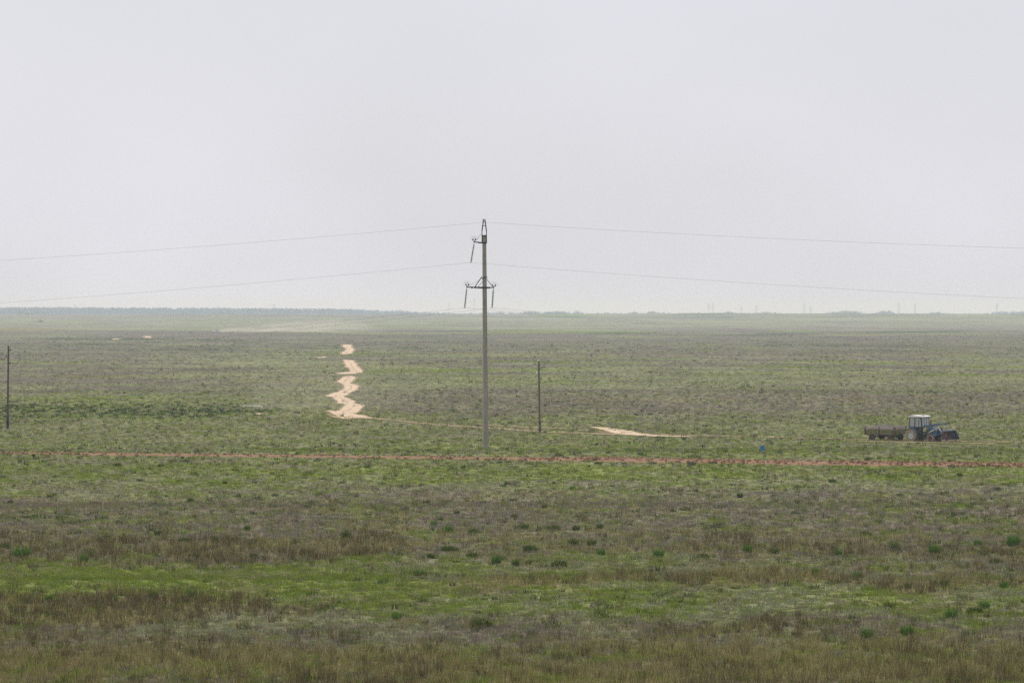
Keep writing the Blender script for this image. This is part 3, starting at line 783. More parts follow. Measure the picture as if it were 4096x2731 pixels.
# ------------------------------------------------------------------ tractor, trailer, driver
TH = R(40)
rear = gp(3645 + .51 * 36.4, 1763)
def wheel(parent, c, r, w, rim_r, tyre, rim, lugs=0):
    g = empty('wheel', (0, 0, 0)); g.parent = parent
    c = Vector(c); t = MB()
    a = c - Vector((0, w / 2, 0)); b = c + Vector((0, w / 2, 0))
    t.lathe([(rim_r, 0), (r * .9, .0), (r * .985, w * .14), (r, w * .3), (r, w * .7), (r * .985, w * .86), (r * .9, w), (rim_r, w)], a, b, 36, False)
    for k in range(lugs):
        an = 2 * math.pi * k / lugs
        for sg in (-1, 1):
            an2 = an + (math.pi / lugs if sg > 0 else 0)
            p = Vector((math.cos(an2), 0, math.sin(an2))) * (r + .015); q = Vector((math.cos(an2 + .16), 0, math.sin(an2 + .16))) * (r + .015)
            t.bar(c + p + Vector((0, sg * w * .02, 0)), c + q + Vector((0, sg * w * .5, 0)), .06, .05)
    t.build('tyre', tyre, g, True)
    m = MB()
    for sg in (-1, 1):
        o = c + Vector((0, sg * w * .32, 0)); e = o + Vector((0, sg * .1, 0))
        m.lathe([(rim_r * 1.01, .0), (rim_r * 1.0, .05), (rim_r * .8, .03), (rim_r * .35, -.02), (rim_r * .3, .05), (rim_r * .12, .07)], o, e, 24)
        for k in range(6):
            an = k * math.pi / 3; p = o + Vector((math.cos(an) * rim_r * .55, sg * .01, math.sin(an) * rim_r * .55)); m.tube(p, p + Vector((0, sg * .03, 0)), .035, .03, 6)
    m.build('rim', rim, g, True)
    return g
def tractor():
    t = empty('tractor', rear + Vector((0, 0, -.06)), (R(1.2), 0, -TH))
    tag(t, 'blue farm tractor with dusty wheels, white roofed cab and front loader bucket', 'tractor')
    for y in (-.8, .8): wheel(t, (0, y, .72), .73, .42, .36, M['tyre'], M['rim_grey'], 18)
    for y in (-.72, .72): wheel(t, (2.42, y, .43), .44, .28, .24, M['tyre'], M['rim_rust'], 14)
    c = MB(); c.box((.9, 0, .78), (3.2, .42, .42)); c.box((0, 0, .72), (.4, 1.3, .3)); c.box((2.42, 0, .46), (.16, 1.25, .16)); c.box((-.5, 0, .62), (.6, .5, .25)); c.box((2.5, 0, .75), (.9, .5, .3))
    c.build('chassis', M['chassis'], t)
    b = MB(); b.prism([(.95, 1.0), (2.75, .98), (2.82, 1.1), (2.80, 1.42), (2.68, 1.5), (.95, 1.62)], -.33, .33)
    b.build('bonnet', M['blue_paint'], t)
    g = MB(); g.box((2.83, 0, 1.2), (.03, .5, .34)); g.build('grille', M['cab_dark'], t)
    for y in (-.2, .2): MB().tube((2.8, y, 1.3), (2.86, y, 1.3), .07, .075, 12).build('headlight', M['rim_grey'], t)
    # fenders
    for sy in (-1, 1):
        f = MB(); o = []
        for k in range(9):
            a = R(10 + 130 * k / 8); o.append((.82 * math.cos(a), .74 + .80 * math.sin(a)))
        for k in range(8, -1, -1):
            a = R(10 + 130 * k / 8); o.append((.78 * math.cos(a), .74 + .75 * math.sin(a)))
        y0, y1 = sorted((sy * .60, sy * 1.02)); f.prism(o, y0, y1)
        f.build('fender', M['blue_paint'], t)
    fr = MB()     # cab frame
    zb, zt = 1.55, 2.62
    X0, X1, W = -.72, .93, .76
    for y in (-W, W):
        fr.bar((X0, y, zb), (X0 + .12, y * .94, zt), .08); fr.bar((.02, y, zb - .3), (.05, y * .95, zt), .09); fr.bar((X1 + .05, y, .95), (X1 - .06, y * .94, zt), .09)
        fr.bar((X0, y, zb), (X1 + .03, y, zb), .07, .09); fr.bar((X0 + .1, y * .94, zt), (X1 - .04, y * .94, zt), .08)
        fr.bar((.55, y * .99, 1.6), (.56, y * .95, zt), .045)
    for x, zz in ((X0, zb), (X1, zb), (X0 + .1, zt), (X1 - .04, zt)): fr.bar((x, -W, zz), (x, W, zz), .08)
    for y in (-.25, .25): fr.bar((X1 + .01, y, zb), (X1 - .05, y, zt), .045)
    fr.build('cab_frame', M['cab_dark'], t)
    lw = MB()
    for y in (-W + .01, W - .01): lw.prism([(-.05, .98), (.95, .85), (.95, 1.53), (-.05, 1.53)], y - .025, y + .025)
    lw.prism([(.86, .95), (.98, .95), (.96, 1.53), (.86, 1.53)], -W + .05, W - .05); lw.box((.2, 0, .98), (1.4, 1.4, .08)); lw.box((-.68, 0, 1.4), (.05, 1.4, .35))
    lw.build('cab_body', M['cab_dark'], t)
    MB().box((-.05, -.98, 1.53), (.34, .12, .14)).build('fuel_tank', M['blue_paint'], t)
    for y in (-W, W):
        w = MB(); w.prism([(X0 + .05, zb + .05), (-.03, zb + .05), (-.0, zt - .05), (X0 + .14, zt - .05)], y * .965 - .006, y * .965 + .006); w.build('window_pane', M['glass'], t)
        w = MB(); w.prism([(.08, zb + .05), (X1 - .03, zb + .05), (X1 - .08, zt - .05), (.1, zt - .05)], y * .965 - .006, y * .965 + .006); w.build('window_pane', M['glass'], t)
    for x, xx in ((X0, X0 + .1), (X1 + .02, X1 - .04)):
        w = MB(); w.prism([(x - .006, zb + .05), (x + .006, zb + .05), (xx + .006, zt - .05), (xx - .006, zt - .05)], -W + .06, W - .06); w.build('window_pane', M['glass'], t)
    rf = MB(); rf.prism([(X0 - .02, 2.65), (X1 + .12, 2.65), (X1 + .14, 2.70), (X1 - .1, 2.80), (X0 + .2, 2.83), (X0 - .0, 2.76)], -.80, .80)
    rf.build('cab_roof', M['roof_white'], t)
    MB().box((.75, -.3, 2.83), (.3, .35, .05)).build('roof_vent', M['rim_grey'], t)
    MB().box((-.1, .1, 1.45), (.5, .5, .12)).box((-.35, .1, 1.8), (.12, .5, .6)).build('seat', M['chassis'], t)
    st = MB()
    for k in range(14):
        a, a2 = 2 * math.pi * k / 14, 2 * math.pi * (k + 1) / 14
        st.tube((.45 + .07 * math.sin(a), .1 + .2 * math.cos(a), 1.78 + .19 * math.sin(a)), (.45 + .07 * math.sin(a2), .1 + .2 * math.cos(a2), 1.78 + .19 * math.sin(a2)), .018, .018, 5)
    st.tube((.45, .1, 1.78), (.75, .1, 1.4), .025); st.build('steering_wheel', M['cab_dark'], t)
    MB().tube((1.9, .12, 1.5), (1.9, .12, 2.38), .055, .05, 10).tube((1.9, .12, 2.0), (1.9, .12, 2.36), .075, .075, 10).build('exhaust_pipe', M['post_rust'], t)
    MB().box((-.78, -.98, 2.5), (.05, .16, .1)).bar((-.7, -.75, 2.52), (-.78, -.95, 2.5), .03).build('mirror', M['cab_dark'], t)
    MB().box((1.0, -1.0, 2.4), (.04, .16, .24)).bar((.9, -.75, 2.5), (1.0, -.95, 2.4), .03).build('mirror', M['cab_dark'], t)
    MB().box((.62, -.98, .62), (.35, .3, .05)).bar((.62, -.9, .62), (.62, -.78, .95), .05).build('step', M['chassis'], t)
    # loader
    fm = MB()
    for y in (-.62, .62):
        fm.prism([(1.75, .62), (3.05, .62), (3.1, 1.25), (2.95, 1.55), (2.2, 1.45), (1.7, .95)], y - .05, y + .05)
        fm.bar((2.0, y, 1.4), (1.55, y, 1.85), .09, .12)
    fm.bar((2.9, -.62, .9), (2.9, .62, .9), .12)
    fm.build('loader_frame', M['blue_paint'], t)
    for y in (-.8, .8):
        a = MB(); a.bar((1.5, y, 1.70), (3.30, y, 2.02), .09, .10); a.bar((3.28, y, 2.06), (3.55, y, 1.55), .10, .14); a.bar((3.5, y, 1.62), (4.28, y, .58), .10, .2)
        a.prism([(3.85, 1.25), (4.15, 1.3), (4.5, .72), (4.42, .45), (4.0, .5)], y - .03, y + .03)
        a.build('loader_arm', M['blue_paint'], t)
        MB().tube((3.42, y - .06, 1.78), (3.85, y - .06, 1.22), .055, .055, 10).tube((3.85, y - .06, 1.22), (4.05, y - .06, .98), .03, .03, 8).build('hydraulic_cylinder', M['cream'], t)
        MB().tube((2.15, y - .06, .98), (2.85, y - .06, 1.32), .055, .055, 10).tube((2.85, y - .06, 1.32), (3.35, y - .06, 1.56), .03, .03, 8).build('hydraulic_cylinder', M['cream'], t)
    MB().bar((3.3, -.8, 2.02), (3.3, .8, 2.02), .08).build('cross_tube', M['blue_paint'], t)
    bk = MB()
    sh = [(4.42, 1.26), (4.30, .95), (4.32, .62), (4.5, .38), (4.8, .30), (5.12, .30)]
    inn = [(x + .035, z + .03) for x, z in sh[::-1]]
    bk.prism(sh + inn, -1.12, 1.12)
    for y in (-1.1, 1.1): bk.prism(sh + [(5.1, .36), (4.62, 1.22)], y - .02, y + .02)
    bk.build('bucket', M['bucket_dark'], t)
    MB().bar((4.5, -1.14, 1.27), (4.5, 1.14, 1.27), .2, .07).bar((4.66, 1.135, 1.22), (5.12, 1.135, .34), .03, .08).build('bucket_rim', M['blue_paint'], t)
    MB().bar((5.13, -1.13, .30), (5.13, 1.13, .30), .1, .03).build('cutting_edge', M['rim_grey'], t)
    for ch in t.children:
        if ch.name.split('.')[0] in ('cab_frame', 'cab_body', 'window_pane', 'cab_roof', 'roof_vent', 'seat', 'steering_wheel', 'mirror', 'step'): ch.location = (.34, 0, .05)
        if ch.name.split('.')[0] in ('bucket', 'bucket_rim', 'cutting_edge'): ch.location = (-.2, 0, 0)
    return t
tractor()
def trailer():
    t = empty('farm_trailer', rear + Vector((0, 0, -.05)), (R(2.2), 0, -TH))
    tag(t, 'green four-wheeled farm trailer with grey plank side boards hitched behind the tractor', 'trailer')
    f0, r0, W = -2.02, -5.95, 1.18
    zf = .76
    for a in (-2.66, -5.13):
        for y in (-.95, .95): wheel(t, (a, y, .37), .38, .22, .2, M['tyre_dark'], M['rim_rust'])
    c = MB(); c.box(((f0 + r0) / 2, 0, zf - .06), (3.7, .9, .12)); c.box((-2.66, 0, .4), (.12, 1.7, .12)); c.box((-5.13, 0, .4), (.12, 1.7, .12))
    for a in (-2.66, -5.13):
        for y in (-.45, .45): c.bar((a - .3, y, .68), (a, y, .42), .08); c.bar((a + .3, y, .68), (a, y, .42), .08)
    c.box((-2.68, 0, .6), (.9, .9, .1)); c.box((-4.2, 0, .55), (1.3, .6, .2))
    c.build('chassis', M['chassis'], t)
    MB().bar((-2.3, -.35, .5), (-.75, 0, .55), .08).bar((-2.3, .35, .5), (-.75, 0, .55), .08).build('drawbar', M['chassis'], t)
    MB().box(((f0 + r0) / 2, 0, zf + .02), (r0 * -1 + f0, 2 * W, .04)).build('floor_plate', M['chassis'], t)
    def side(p, q, nrm, plank=True):
        p = Vector(p); q = Vector(q); nrm = Vector(nrm)
        g = MB(); g.bar(p + Vector((0, 0, .25)), q + Vector((0, 0, .25)), .04, .5); o = g.build('side_panel', M['trailer_green'], t)
        rb = MB()
        for z in (.08, .22, .36, .48): rb.bar(p + nrm * .035 + Vector((0, 0, z)), q + nrm * .035 + Vector((0, 0, z)), .03, .035)
        rb.build('rib', M['trailer_rib'], o)
        if plank:
            e = MB(); e.bar(p + Vector((0, 0, .64)), q + Vector((0, 0, .64)), .035, .13); e.bar(p + Vector((0, 0, .785)), q + Vector((0, 0, .785)), .035, .13)
            e.build('side_board', M['plank'], t)
            MB().bar(p + Vector((0, 0, .862)), q + Vector((0, 0, .862)), .05, .018).build('edge_strip', M['rim_grey'], t)
        L_ = (q - p).length; d = (q - p).normalized()
        for s_ in ((.04, .5, .98) if L_ > 3 else (.03, .97)):
            MB().bar(p + d * L_ * s_ + nrm * .055, p + d * L_ * s_ + nrm * .055 + Vector((0, 0, .84)), .09, .05).build('stake', M['post_rust'], t)
    side((r0, -W, zf), (f0, -W, zf), (0, -1, 0)); side((r0, W, zf), (f0, W, zf), (0, 1, 0)); side((f0, -W + .03, zf), (f0, W - .03, zf), (1, 0, 0)); side((r0, -W + .03, zf), (r0, W - .03, zf), (-1, 0, 0), False)
    MB().bar((r0 + .05, -W - .03, zf - .04), (f0, -W - .03, zf - .04), .06, .08).bar((f0 + .03, -W, zf - .04), (f0 + .03, W, zf - .04), .06, .08).build('sill_rail', M['post_rust'], t)
trailer()

def skin_obj(name, pts, edges, radii, m, parent, sub=1):
    me = bpy.data.meshes.new(name); me.from_pydata(pts, edges, []); me.materials.append(m)
    o = bpy.data.objects.new(name, me); col.objects.link(o); o.parent = parent
    md = o.modifiers.new('skin', 'SKIN'); md.use_smooth_shade = True
    if not me.skin_vertices: me.skin_vertices.new()
    for i, r in enumerate(radii):
        sv = me.skin_vertices[0].data[i]; sv.radius = (r, r) if not isinstance(r, tuple) else r
        sv.use_root = (i == 0)
    s = o.modifiers.new('smooth', 'SUBSURF'); s.levels = sub; s.render_levels = sub
    return o
def person():
    # stands with the back to us, bent a little over the front wheel, both hands on the tractor
    a, b = 2.02, -1.32
    loc = rear + Vector((a * math.cos(TH) + b * math.sin(TH), -a * math.sin(TH) + b * math.cos(TH), 0)); loc.z = float(terrain(loc.x, loc.y)) + .01
    r = empty('person', loc, (0, 0, R(-28)))
    tag(r, 'person in olive jacket and dark trousers leaning over the tractor front wheel', 'person')
    # x to the right, y away from us (towards the tractor)
    J = {'pel': (0, 0, .93), 'wst': (0, .03, 1.08), 'chs': (0, .13, 1.32), 'nck': (0, .20, 1.46), 'nk2': (0, .235, 1.53), 'hed': (.01, .27, 1.60), 'crn': (.01, .285, 1.70),
         'ls': (-.19, .17, 1.39), 'le': (-.27, .30, 1.17), 'lw': (-.17, .50, 1.10), 'rs': (.19, .17, 1.39), 're': (.29, .30, 1.17), 'rw': (.2, .50, 1.08),
         'lh': (-.10, 0, .90), 'lk': (-.12, .04, .49), 'la': (-.13, -.02, .09), 'lt': (-.14, .14, .04), 'rh': (.10, 0, .90), 'rk': (.13, .06, .49), 'ra': (.14, .0, .09), 'rt': (.16, .16, .04)}
    rad = {'pel': .135, 'wst': .125, 'chs': .15, 'nck': .065, 'nk2': .058, 'hed': .088, 'crn': .07, 'ls': .065, 'le': .045, 'lw': .03, 'rs': .065, 're': .045, 'rw': .03,
           'lh': .085, 'lk': .055, 'la': .04, 'lt': .035, 'rh': .085, 'rk': .055, 'ra': .04, 'rt': .035}
    E = [('pel', 'wst'), ('wst', 'chs'), ('chs', 'nck'), ('nck', 'nk2'), ('nk2', 'hed'), ('hed', 'crn'), ('chs', 'ls'), ('ls', 'le'), ('le', 'lw'), ('chs', 'rs'), ('rs', 're'), ('re', 'rw'),
         ('pel', 'lh'), ('lh', 'lk'), ('lk', 'la'), ('la', 'lt'), ('pel', 'rh'), ('rh', 'rk'), ('rk', 'ra'), ('ra', 'rt')]
    for sd, sg in (('l', 1), ('r', -1)):
        w = Vector(J[sd + 'w']); palm = w + Vector((sg * .015, .07, -.01)); J[sd + 'p'] = tuple(palm); rad[sd + 'p'] = .026; E.append((sd + 'w', sd + 'p'))
        for k, (dx, ln) in enumerate(((-.032, .068), (-.011, .08), (.011, .076), (.03, .06))):
            f1 = palm + Vector((dx, ln * .55, -.004)); f2 = palm + Vector((dx * 1.15, ln * .95, -.03))
            J[f'{sd}f{k}'] = tuple(f1); J[f'{sd}g{k}'] = tuple(f2); rad[f'{sd}f{k}'] = .0095; rad[f'{sd}g{k}'] = .008
            E += [(sd + 'p', f'{sd}f{k}'), (f'{sd}f{k}', f'{sd}g{k}')]
        t1 = w + Vector((sg * .05, .045, -.01)); t2 = w + Vector((sg * .07, .085, -.025))
        J[sd + 't1'] = tuple(t1); J[sd + 't2'] = tuple(t2); rad[sd + 't1'] = .012; rad[sd + 't2'] = .009; E += [(sd + 'p', sd + 't1'), (sd + 't1', sd + 't2')]
    K = list(J); ix = {k: i for i, k in enumerate(K)}
    skin_obj('body', [J[k] for k in K], [(ix[p], ix[q]) for p, q in E], [rad[k] for k in K], M['skin'], r)
    def sub(keys, ed, extra, m, name):
        kk = list(keys); i2 = {k: i for i, k in enumerate(kk)}
        skin_obj(name, [J[k] for k in kk], [(i2[p], i2[q]) for p, q in ed], [rad[k] + extra.get(k, .022) for k in kk], m, r)
    J['hem'] = (0, 0, .84); rad['hem'] = .15
    sub(['pel', 'hem', 'wst', 'chs', 'nck', 'ls', 'le', 'lw', 'rs', 're', 'rw'], [('pel', 'hem'), ('pel', 'wst'), ('wst', 'chs'), ('chs', 'nck'), ('chs', 'ls'), ('ls', 'le'), ('le', 'lw'), ('chs', 'rs'), ('rs', 're'), ('re', 'rw')], {'pel': .04, 'hem': .03, 'wst': .045, 'chs': .045, 'ls': .03}, M['jacket'], 'jacket')
    sub(['pel', 'lh', 'lk', 'la', 'rh', 'rk', 'ra'], [('pel', 'lh'), ('lh', 'lk'), ('lk', 'la'), ('pel', 'rh'), ('rh', 'rk'), ('rk', 'ra')], {}, M['trousers'], 'trousers')
    for sd in 'lr':
        x, y, z = J[sd + 'a']; x2, y2, z2 = J[sd + 't']
        skin_obj('boot', [(x, y - .05, .06), (x, y, .15), (x2, y2, .045), (x, y - .06, .05)], [(0, 1), (0, 2), (0, 3)], [.055, .05, .045, .045], M['boot'], r)
    # face and hair
    hx, hy, hz = J['hed']
    MB().lathe([(.0, -.02), (.014, 0), (.004, .02)], (hx, hy + .095, hz - .005), (hx, hy + .12, hz - .02), 8).build('nose', M['skin'], r)
    for sx in (-1, 1):
        MB().lathe([(.006, 0), (.02, .01), (.024, .03), (.008, .045)], (hx + sx * .082, hy, hz), (hx + sx * .13, hy - .01, hz), 8).build('ear', M['skin'], r, True)
        MB().lathe([(.004, 0), (.011, .004), (.004, .01)], (hx + sx * .032, hy + .085, hz + .02), (hx + sx * .032, hy + .12, hz + .02), 8).build('eye', M['hair'], r)
    MB().bar((hx - .025, hy + .088, hz - .045), (hx + .025, hy + .088, hz - .045), .008).build('mouth', M['red_paint'], r)
    m = MB(); vs = []; fs = []
    for i in range(7):
        ph = R(90 - 95 * i / 6)
        for k in range(16):
            a_ = 2 * math.pi * k / 16; front = max(0, math.sin(a_)); p2 = ph + front * R(40) * (i / 6)
            vs.append((hx + .104 * math.cos(p2) * math.cos(a_), hy + .005 + .112 * math.cos(p2) * math.sin(a_), hz + .035 + .112 * math.sin(p2)))
    fs = [(i * 16 + k, (i + 1) * 16 + k, (i + 1) * 16 + (k + 1) % 16, i * 16 + (k + 1) % 16) for i in range(6) for k in range(16)]
    m.add(vs, fs).build('hair', M['hair'], r, True)
person()

# ------------------------------------------------------------------ far car, far machine, white pipe
def car():
    b = gp(861, 1328); t = empty('car', b, (0, 0, R(205)))
    tag(t, 'small pale car raising dust far away on the plain', 'car')
    m = MB(); m.prism([(-2.1, .35), (2.05, .35), (2.1, .7), (1.9, .92), (.95, 1.02), (.9, 1.06), (-1.9, 1.1), (-2.12, .95)], -.85, .85); m.build('body', M['car_white'], t)
    MB().prism([(-1.75, 1.08), (.95, 1.04), (.35, 1.56), (-1.45, 1.58)], -.74, .74).build('window_band', M['car_glass'], t)
    MB().prism([(-1.5, 1.57), (.38, 1.55), (.3, 1.64), (-1.4, 1.67)], -.72, .72).build('roof', M['car_white'], t)
    for x in (-1.3, 1.3):
        for y in (-.8, .8):
            g = empty('wheel', (0, 0, 0)); g.parent = t
            MB().lathe([(.18, 0), (.31, 0), (.33, .05), (.33, .15), (.31, .2), (.18, .2)], (x, y - .1, .33), (x, y + .1, .33), 18).build('tyre', M['tyre_dark'], g, True)
            MB().lathe([(.18, 0), (.18, .19), (.05, .21)], (x, y - .095, .33), (x, y + .1, .33), 12).build('rim', M['rim_grey'], g, True)
    for y in (-.6, .6): MB().box((2.08, y, .75), (.06, .3, .14)).build('headlight', M['roof_white'], t)
    MB().box((2.12, 0, .45), (.1, 1.7, .16)).build('bumper', M['chassis'], t)
    return b
carp = car()
def machine():
    b = gp(166, 1289); t = empty('farm_machine', b, (0, 0, R(10)))
    tag(t, 'tiny red farm machine far off on the pale meadow', 'farm machine')
    q = 1.35
    MB().prism([(-.2 * q, .6), (1.6 * q, .6), (1.6 * q, 1.4), (-.2 * q, 1.5)], -.5, .5).build('bonnet', M['red_machine'], t)
    MB().prism([(-1.6 * q, .8), (-.2 * q, .8), (-.3 * q, 2.8), (-1.5 * q, 2.8)], -.8, .8).build('cab', M['red_machine'], t)
    for x, r in ((-1.0 * q, .85), (1.1 * q, .55)):
        for y in (-.9, .9): MB().lathe([(r * .5, 0), (r, 0), (r, .4), (r * .5, .4)], (x, y - .2, r), (x, y + .2, r), 18).build('wheel', M['tyre_dark'], t, True)
    MB().bar((-6, 0, .8), (-1.6, 0, .9), .8, .6).build('implement', M['red_machine'], t)
machine()
def pipe():
    a = gp(972, 1629); b = gp(1049, 1629.5); a.z += .22; b.z += .2
    m = MB(); m.tube(a, b, .055, .055, 8); m.tube(a - Vector((.02, 0, .25)), a + Vector((.02, 0, .06)), .04, .04, 6); m.tube(b - Vector((.02, 0, .25)), b + Vector((.02, 0, .06)), .04, .04, 6)
    tag(m.build('white_rail', M['pipe_white'], None, True), 'thin white rail lying low in the grass left of the winding track', 'rail')
pipe()

# ------------------------------------------------------------------ far trees and pylons
def treeline(name, y0, yd, x0, x1, n, hfun, c, label, base_z):
    P = []; C = []
    for i in range(n):
        x = random.uniform(x0, x1); y = y0 + random.uniform(-yd, yd)
        h = hfun(x, y) * (random.uniform(.86, 1.05) if x < -300 else random.uniform(.6, 1.15))
        if h < 1: continue
        k = 46
        w = h * random.uniform(.45, .8)
        cen = rng.normal(size=(k, 3)) * np.array([w * .38, w * .38, h * .24]) + np.array([x, y, base_z + h * .55])
        cen[:, 2] = np.clip(cen[:, 2], base_z - 1, base_z + h)
        p, cc = leafbits(cen, (h * .115) * (.6 + .8 * rng.random(k)), np.array(c) * (.75 + .5 * rng.random(k))[:, None])
        P.append(p); C.append(cc)
    o = np_mesh(name, np.concatenate(P), 3, M['veg'], np.concatenate(C))
    tag(o, label, 'treeline', kind='stuff')
def h_far(x, y):
    t = float(sstep(-500, -60, x)); ped = float(fbm(np.array(x / 38.), np.array(1.0), 2, 3))
    full = 19.5 - 3.5 * float(sstep(-1250, -100, x))
    broken = max(0, (ped - .42)) * 16 + 5.2
    return full * (1 - t) + broken * t
treeline('treeline', 8600, 120, -2200, 2200, 4200, h_far, (.045, .06, .035), 'long blue-grey line of far trees on the horizon', 5.2)
def h_near(x, y):
    return max(0.0, float(fbm(np.array(x / 40.), np.array(4.0), 5, 3)) - .30) * 19 + 1.2
treeline('woodland', 6450, 60, -1400, -430, 420, h_near, (.16, .20, .07), 'pale green trees behind the far meadow at left', 5.2)

PYL = [(1795, 1212, 'small'), (1897, 1192, 'tall'), (2835, 1213, 'tall'), (2852, 1212, 'tall'), (2965, 1224, 'small'), (3025, 1222, 'small'), (3217, 1212, 'tall'), (3242, 1224, 'small'), (3595, 1212, 'tall'), (3660, 1214, 'tall'), (3988, 1212, 'tall'), (300, 1216, 'small'), (870, 1222, 'small'), (1095, 1214, 'tall')]
def pylon(u, vt, i):
    y = 8300.0; x = (u - CU) / F * y; zb = float(terrain(x, y)); h = ZC + (HY - vt) / F * y - zb
    m = MB(); w0, w1 = h * .085, h * .022
    cs = ((-1, -1), (1, -1), (1, 1), (-1, 1))
    for sx, sy in cs: m.bar((sx * w0, sy * w0, 0), (sx * w1, sy * w1, h), .17)
    for k in range(6):
        t0, t1 = k / 6, (k + 1) / 6; a = w0 + (w1 - w0) * t0; b = w0 + (w1 - w0) * t1
        for j in range(4):
            p, q = cs[j], cs[(j + 1) % 4]; m.bar((p[0] * a, p[1] * a, h * t0), (q[0] * b, q[1] * b, h * t1), .14)
    for zz, l in ((.62, .16), (.76, .2), (.9, .14)): m.bar((-h * l, 0, h * zz), (h * l, 0, h * zz), .26)
    o = m.build('lattice_pylon', M['pylon']); o.location = (x, y, zb)
    spot = 'left of the concrete pole' if u < 1943 else 'right of the concrete pole'
    same = sorted(p[0] for p in PYL if (p[0] < 1943) == (u < 1943))
    tag(o, f'faint lattice pylon on the horizon {spot}, {ORD[same.index(u)]} from left', 'pylon', 'faint pylons along the horizon')
for i, (u, vt, k) in enumerate(PYL): pylon(u, vt, i)

# ------------------------------------------------------------------ air: haze and the car's dust
HAZE_D = 1.35e-4
def haze():
    m = bpy.data.materials.new('haze'); m.use_nodes = True; nt = m.node_tree; nt.nodes.clear()
    o = nt.nodes.new('ShaderNodeOutputMaterial'); v = nt.nodes.new('ShaderNodeVolumePrincipled')
    v.inputs['Color'].default_value = (.68, .82, 1.0, 1); v.inputs['Absorption Color'].default_value = (1, 1, 1, 1); v.inputs['Density'].default_value = HAZE_D; v.inputs['Anisotropy'].default_value = .0
    nt.links.new(v.outputs[0], o.inputs['Volume'])
    b = MB(); x, y0, y1, z0, z1 = 3450, -90, 11600, -1.5, 37
    b.add([(-x, y0, z0), (x, y0, z0), (x, y1, z0), (-x, y1, z0), (-x, y0, z1), (x, y0, z1), (x, y1, z1), (-x, y1, z1)], [(0, 3, 2, 1), (4, 5, 6, 7), (0, 1, 5, 4), (1, 2, 6, 5), (2, 3, 7, 6), (3, 0, 4, 7)])
    tag(b.build('haze', m), 'pale haze over the plain', kind='stuff')
haze()
def dust(name, cx, y, z, L_, h0, h1, dens, label, fall=.8):
    m = bpy.data.materials.new(name); m.use_nodes = True; nt = m.node_tree; N = nt.nodes; L = nt.links; N.clear()
    o = N.new('ShaderNodeOutputMaterial'); v = N.new('ShaderNodeVolumePrincipled')
    v.inputs['Color'].default_value = (1.0, .95, .86, 1)
    tc = N.new('ShaderNodeTexCoord'); nz = N.new('ShaderNodeTexNoise'); nz.inputs['Scale'].default_value = 6; nz.inputs['Detail'].default_value = 4
    mp = N.new('ShaderNodeMapping'); mp.inputs['Scale'].default_value = (1 / L_, .5 / h1, 1 / h1)
    L.new(tc.outputs['Object'], mp.inputs['Vector']); L.new(mp.outputs[0], nz.inputs['Vector'])
    sx = N.new('ShaderNodeSeparateXYZ'); L.new(mp.outputs[0], sx.inputs[0])
    def math_(op, a, b=None):
        n = N.new('ShaderNodeMath'); n.operation = op
        for i, q in enumerate((a, b)):
            if q is None: continue
            if isinstance(q, (int, float)): n.inputs[i].default_value = q
            else: L.new(q, n.inputs[i])
        n.use_clamp = op == 'SUBTRACT'
        return n.outputs[0]
    fx = math_('POWER', math_('SUBTRACT', 1.0, sx.outputs['X']), fall)
    hx = math_('ADD', math_('MULTIPLY', math_('POWER', sx.outputs['X'], .8), 1 - h0 / h1), h0 / h1)
    fz = math_('POWER', math_('SUBTRACT', 1.0, math_('DIVIDE', sx.outputs['Z'], hx)), .8)
    yy = math_('DIVIDE', sx.outputs['Y'], math_('MULTIPLY', hx, .52)); fy = math_('SUBTRACT', 1.0, math_('MULTIPLY', yy, yy))
    mr = N.new('ShaderNodeMapRange'); mr.inputs['From Min'].default_value = .26; mr.inputs['From Max'].default_value = .72
    L.new(nz.outputs['Fac'], mr.inputs['Value'])
    thin = math_('POWER', math_('DIVIDE', h0 / h1, hx), .6)
    k = math_('MULTIPLY', math_('MULTIPLY', math_('MULTIPLY', fx, thin), math_('MULTIPLY', fz, fy)), math_('MULTIPLY', mr.outputs[0], dens))
    L.new(k, v.inputs['Density']); L.new(v.outputs[0], o.inputs['Volume'])
    b = MB(); n = 16; rings = 14; vs = []
    for i in range(rings):
        t = i / (rings - 1); h = h0 + (h1 - h0) * t ** .8; h *= math.sin(math.pi * min(1, .12 + t * .95)) ** .4 if t > .5 else 1
        for k2 in range(n):
            a = 2 * math.pi * k2 / n
            vs.append((L_ * t, h * 1.1 * math.cos(a), max(0.03, .5 * h + .5 * h * math.sin(a))))
    fs = [(j * n + i, j * n + (i + 1) % n, (j + 1) * n + (i + 1) % n, (j + 1) * n + i) for j in range(rings - 1) for i in range(n)]
    fs += [tuple(range(n - 1, -1, -1)), tuple(range((rings - 1) * n, rings * n))]
    ob = b.add(vs, fs).build(name, m); ob.location = (cx, y, z)
    tag(ob, label, 'dust', kind='stuff')
dust('dust', carp.x + 2.2, carp.y + 3, carp.z, 125, 2.2, 14, .42, 'pale dust cloud trailing behind the far car')
vp = gp(1010, 1640)
dust('dust', vp.x, vp.y, vp.z, 26, 4.5, 7, .035, 'thin veil of settling dust beside the winding track', .35)

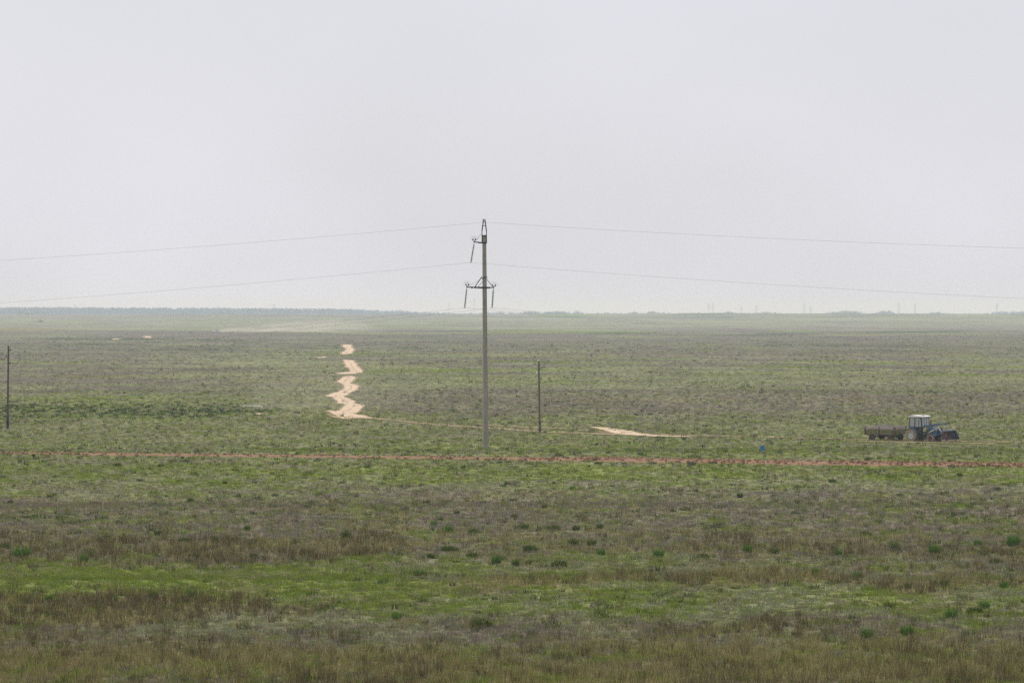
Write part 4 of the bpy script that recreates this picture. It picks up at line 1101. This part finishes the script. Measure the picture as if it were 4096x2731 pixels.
# ------------------------------------------------------------------ sky and sun
SUN_EL, SUN_AZ = R(58), R(-52)        # azimuth from straight ahead (+Y), minus = left
def world():
    w = bpy.data.worlds.new('World'); scene.world = w; w.use_nodes = True
    nt = w.node_tree; N = nt.nodes; L = nt.links; bg = N['Background']
    sky = N.new('ShaderNodeTexSky'); sky.sky_type = 'NISHITA'; sky.sun_disc = False
    sky.sun_elevation = SUN_EL; sky.sun_rotation = SUN_AZ
    sky.air_density = 1.0; sky.dust_density = 3.0; sky.ozone_density = 1.0
    tc = N.new('ShaderNodeTexCoord'); mp = N.new('ShaderNodeMapping'); mp.inputs['Scale'].default_value = (7, 7, 11)
    nz = N.new('ShaderNodeTexNoise'); nz.inputs['Scale'].default_value = 1.0; nz.inputs['Detail'].default_value = 4; nz.inputs['Roughness'].default_value = .45
    L.new(tc.outputs['Generated'], mp.inputs['Vector']); L.new(mp.outputs[0], nz.inputs['Vector'])
    mr = N.new('ShaderNodeMapRange'); mr.inputs['From Min'].default_value = .3; mr.inputs['From Max'].default_value = .7
    mr.inputs['To Min'].default_value = .80; mr.inputs['To Max'].default_value = .98
    L.new(nz.outputs['Fac'], mr.inputs['Value'])
    mx = N.new('ShaderNodeMix'); mx.data_type = 'RGBA'
    L.new(mr.outputs[0], mx.inputs['Factor']); L.new(sky.outputs[0], mx.inputs['A'])
    S = .12
    mx.inputs['B'].default_value = (.778 / S, .780 / S, .835 / S, 1)     # veil of thin cloud
    L.new(mx.outputs['Result'], bg.inputs['Color']); bg.inputs['Strength'].default_value = S
    s = bpy.data.lights.new('sun', 'SUN'); s.energy = 3.2; s.angle = R(3); s.color = (1, .95, .87)
    so = bpy.data.objects.new('sun', s); col.objects.link(so)
    d = Vector((math.sin(SUN_AZ) * math.cos(SUN_EL), math.cos(SUN_AZ) * math.cos(SUN_EL), math.sin(SUN_EL)))
    so.rotation_euler = (-d).to_track_quat('-Z', 'Y').to_euler(); so.location = d * 100
world()

# ------------------------------------------------------------------ camera and render
cd = bpy.data.cameras.new('camera'); cam = bpy.data.objects.new('camera', cd); col.objects.link(cam)
cam.location = (0, 0, ZC); cam.rotation_euler = (R(90), 0, 0)
cd.sensor_width = 36; cd.lens = 36 * F / 4096; cd.shift_y = -(1365.5 - HY) / 4096
cd.clip_start = 1; cd.clip_end = 40000
scene.camera = cam
scene.view_settings.view_transform = 'Standard'; scene.view_settings.look = 'None'
scene.view_settings.exposure = 0; scene.view_settings.gamma = 1
cy = scene.cycles
cy.max_bounces = 5; cy.diffuse_bounces = 2; cy.glossy_bounces = 2; cy.transmission_bounces = 3; cy.transparent_max_bounces = 8; cy.volume_bounces = 2
cy.use_denoising = False
try: cy.denoiser = 'OPENIMAGEDENOISE'
except Exception: pass
cy.caustics_reflective = False; cy.caustics_refractive = False
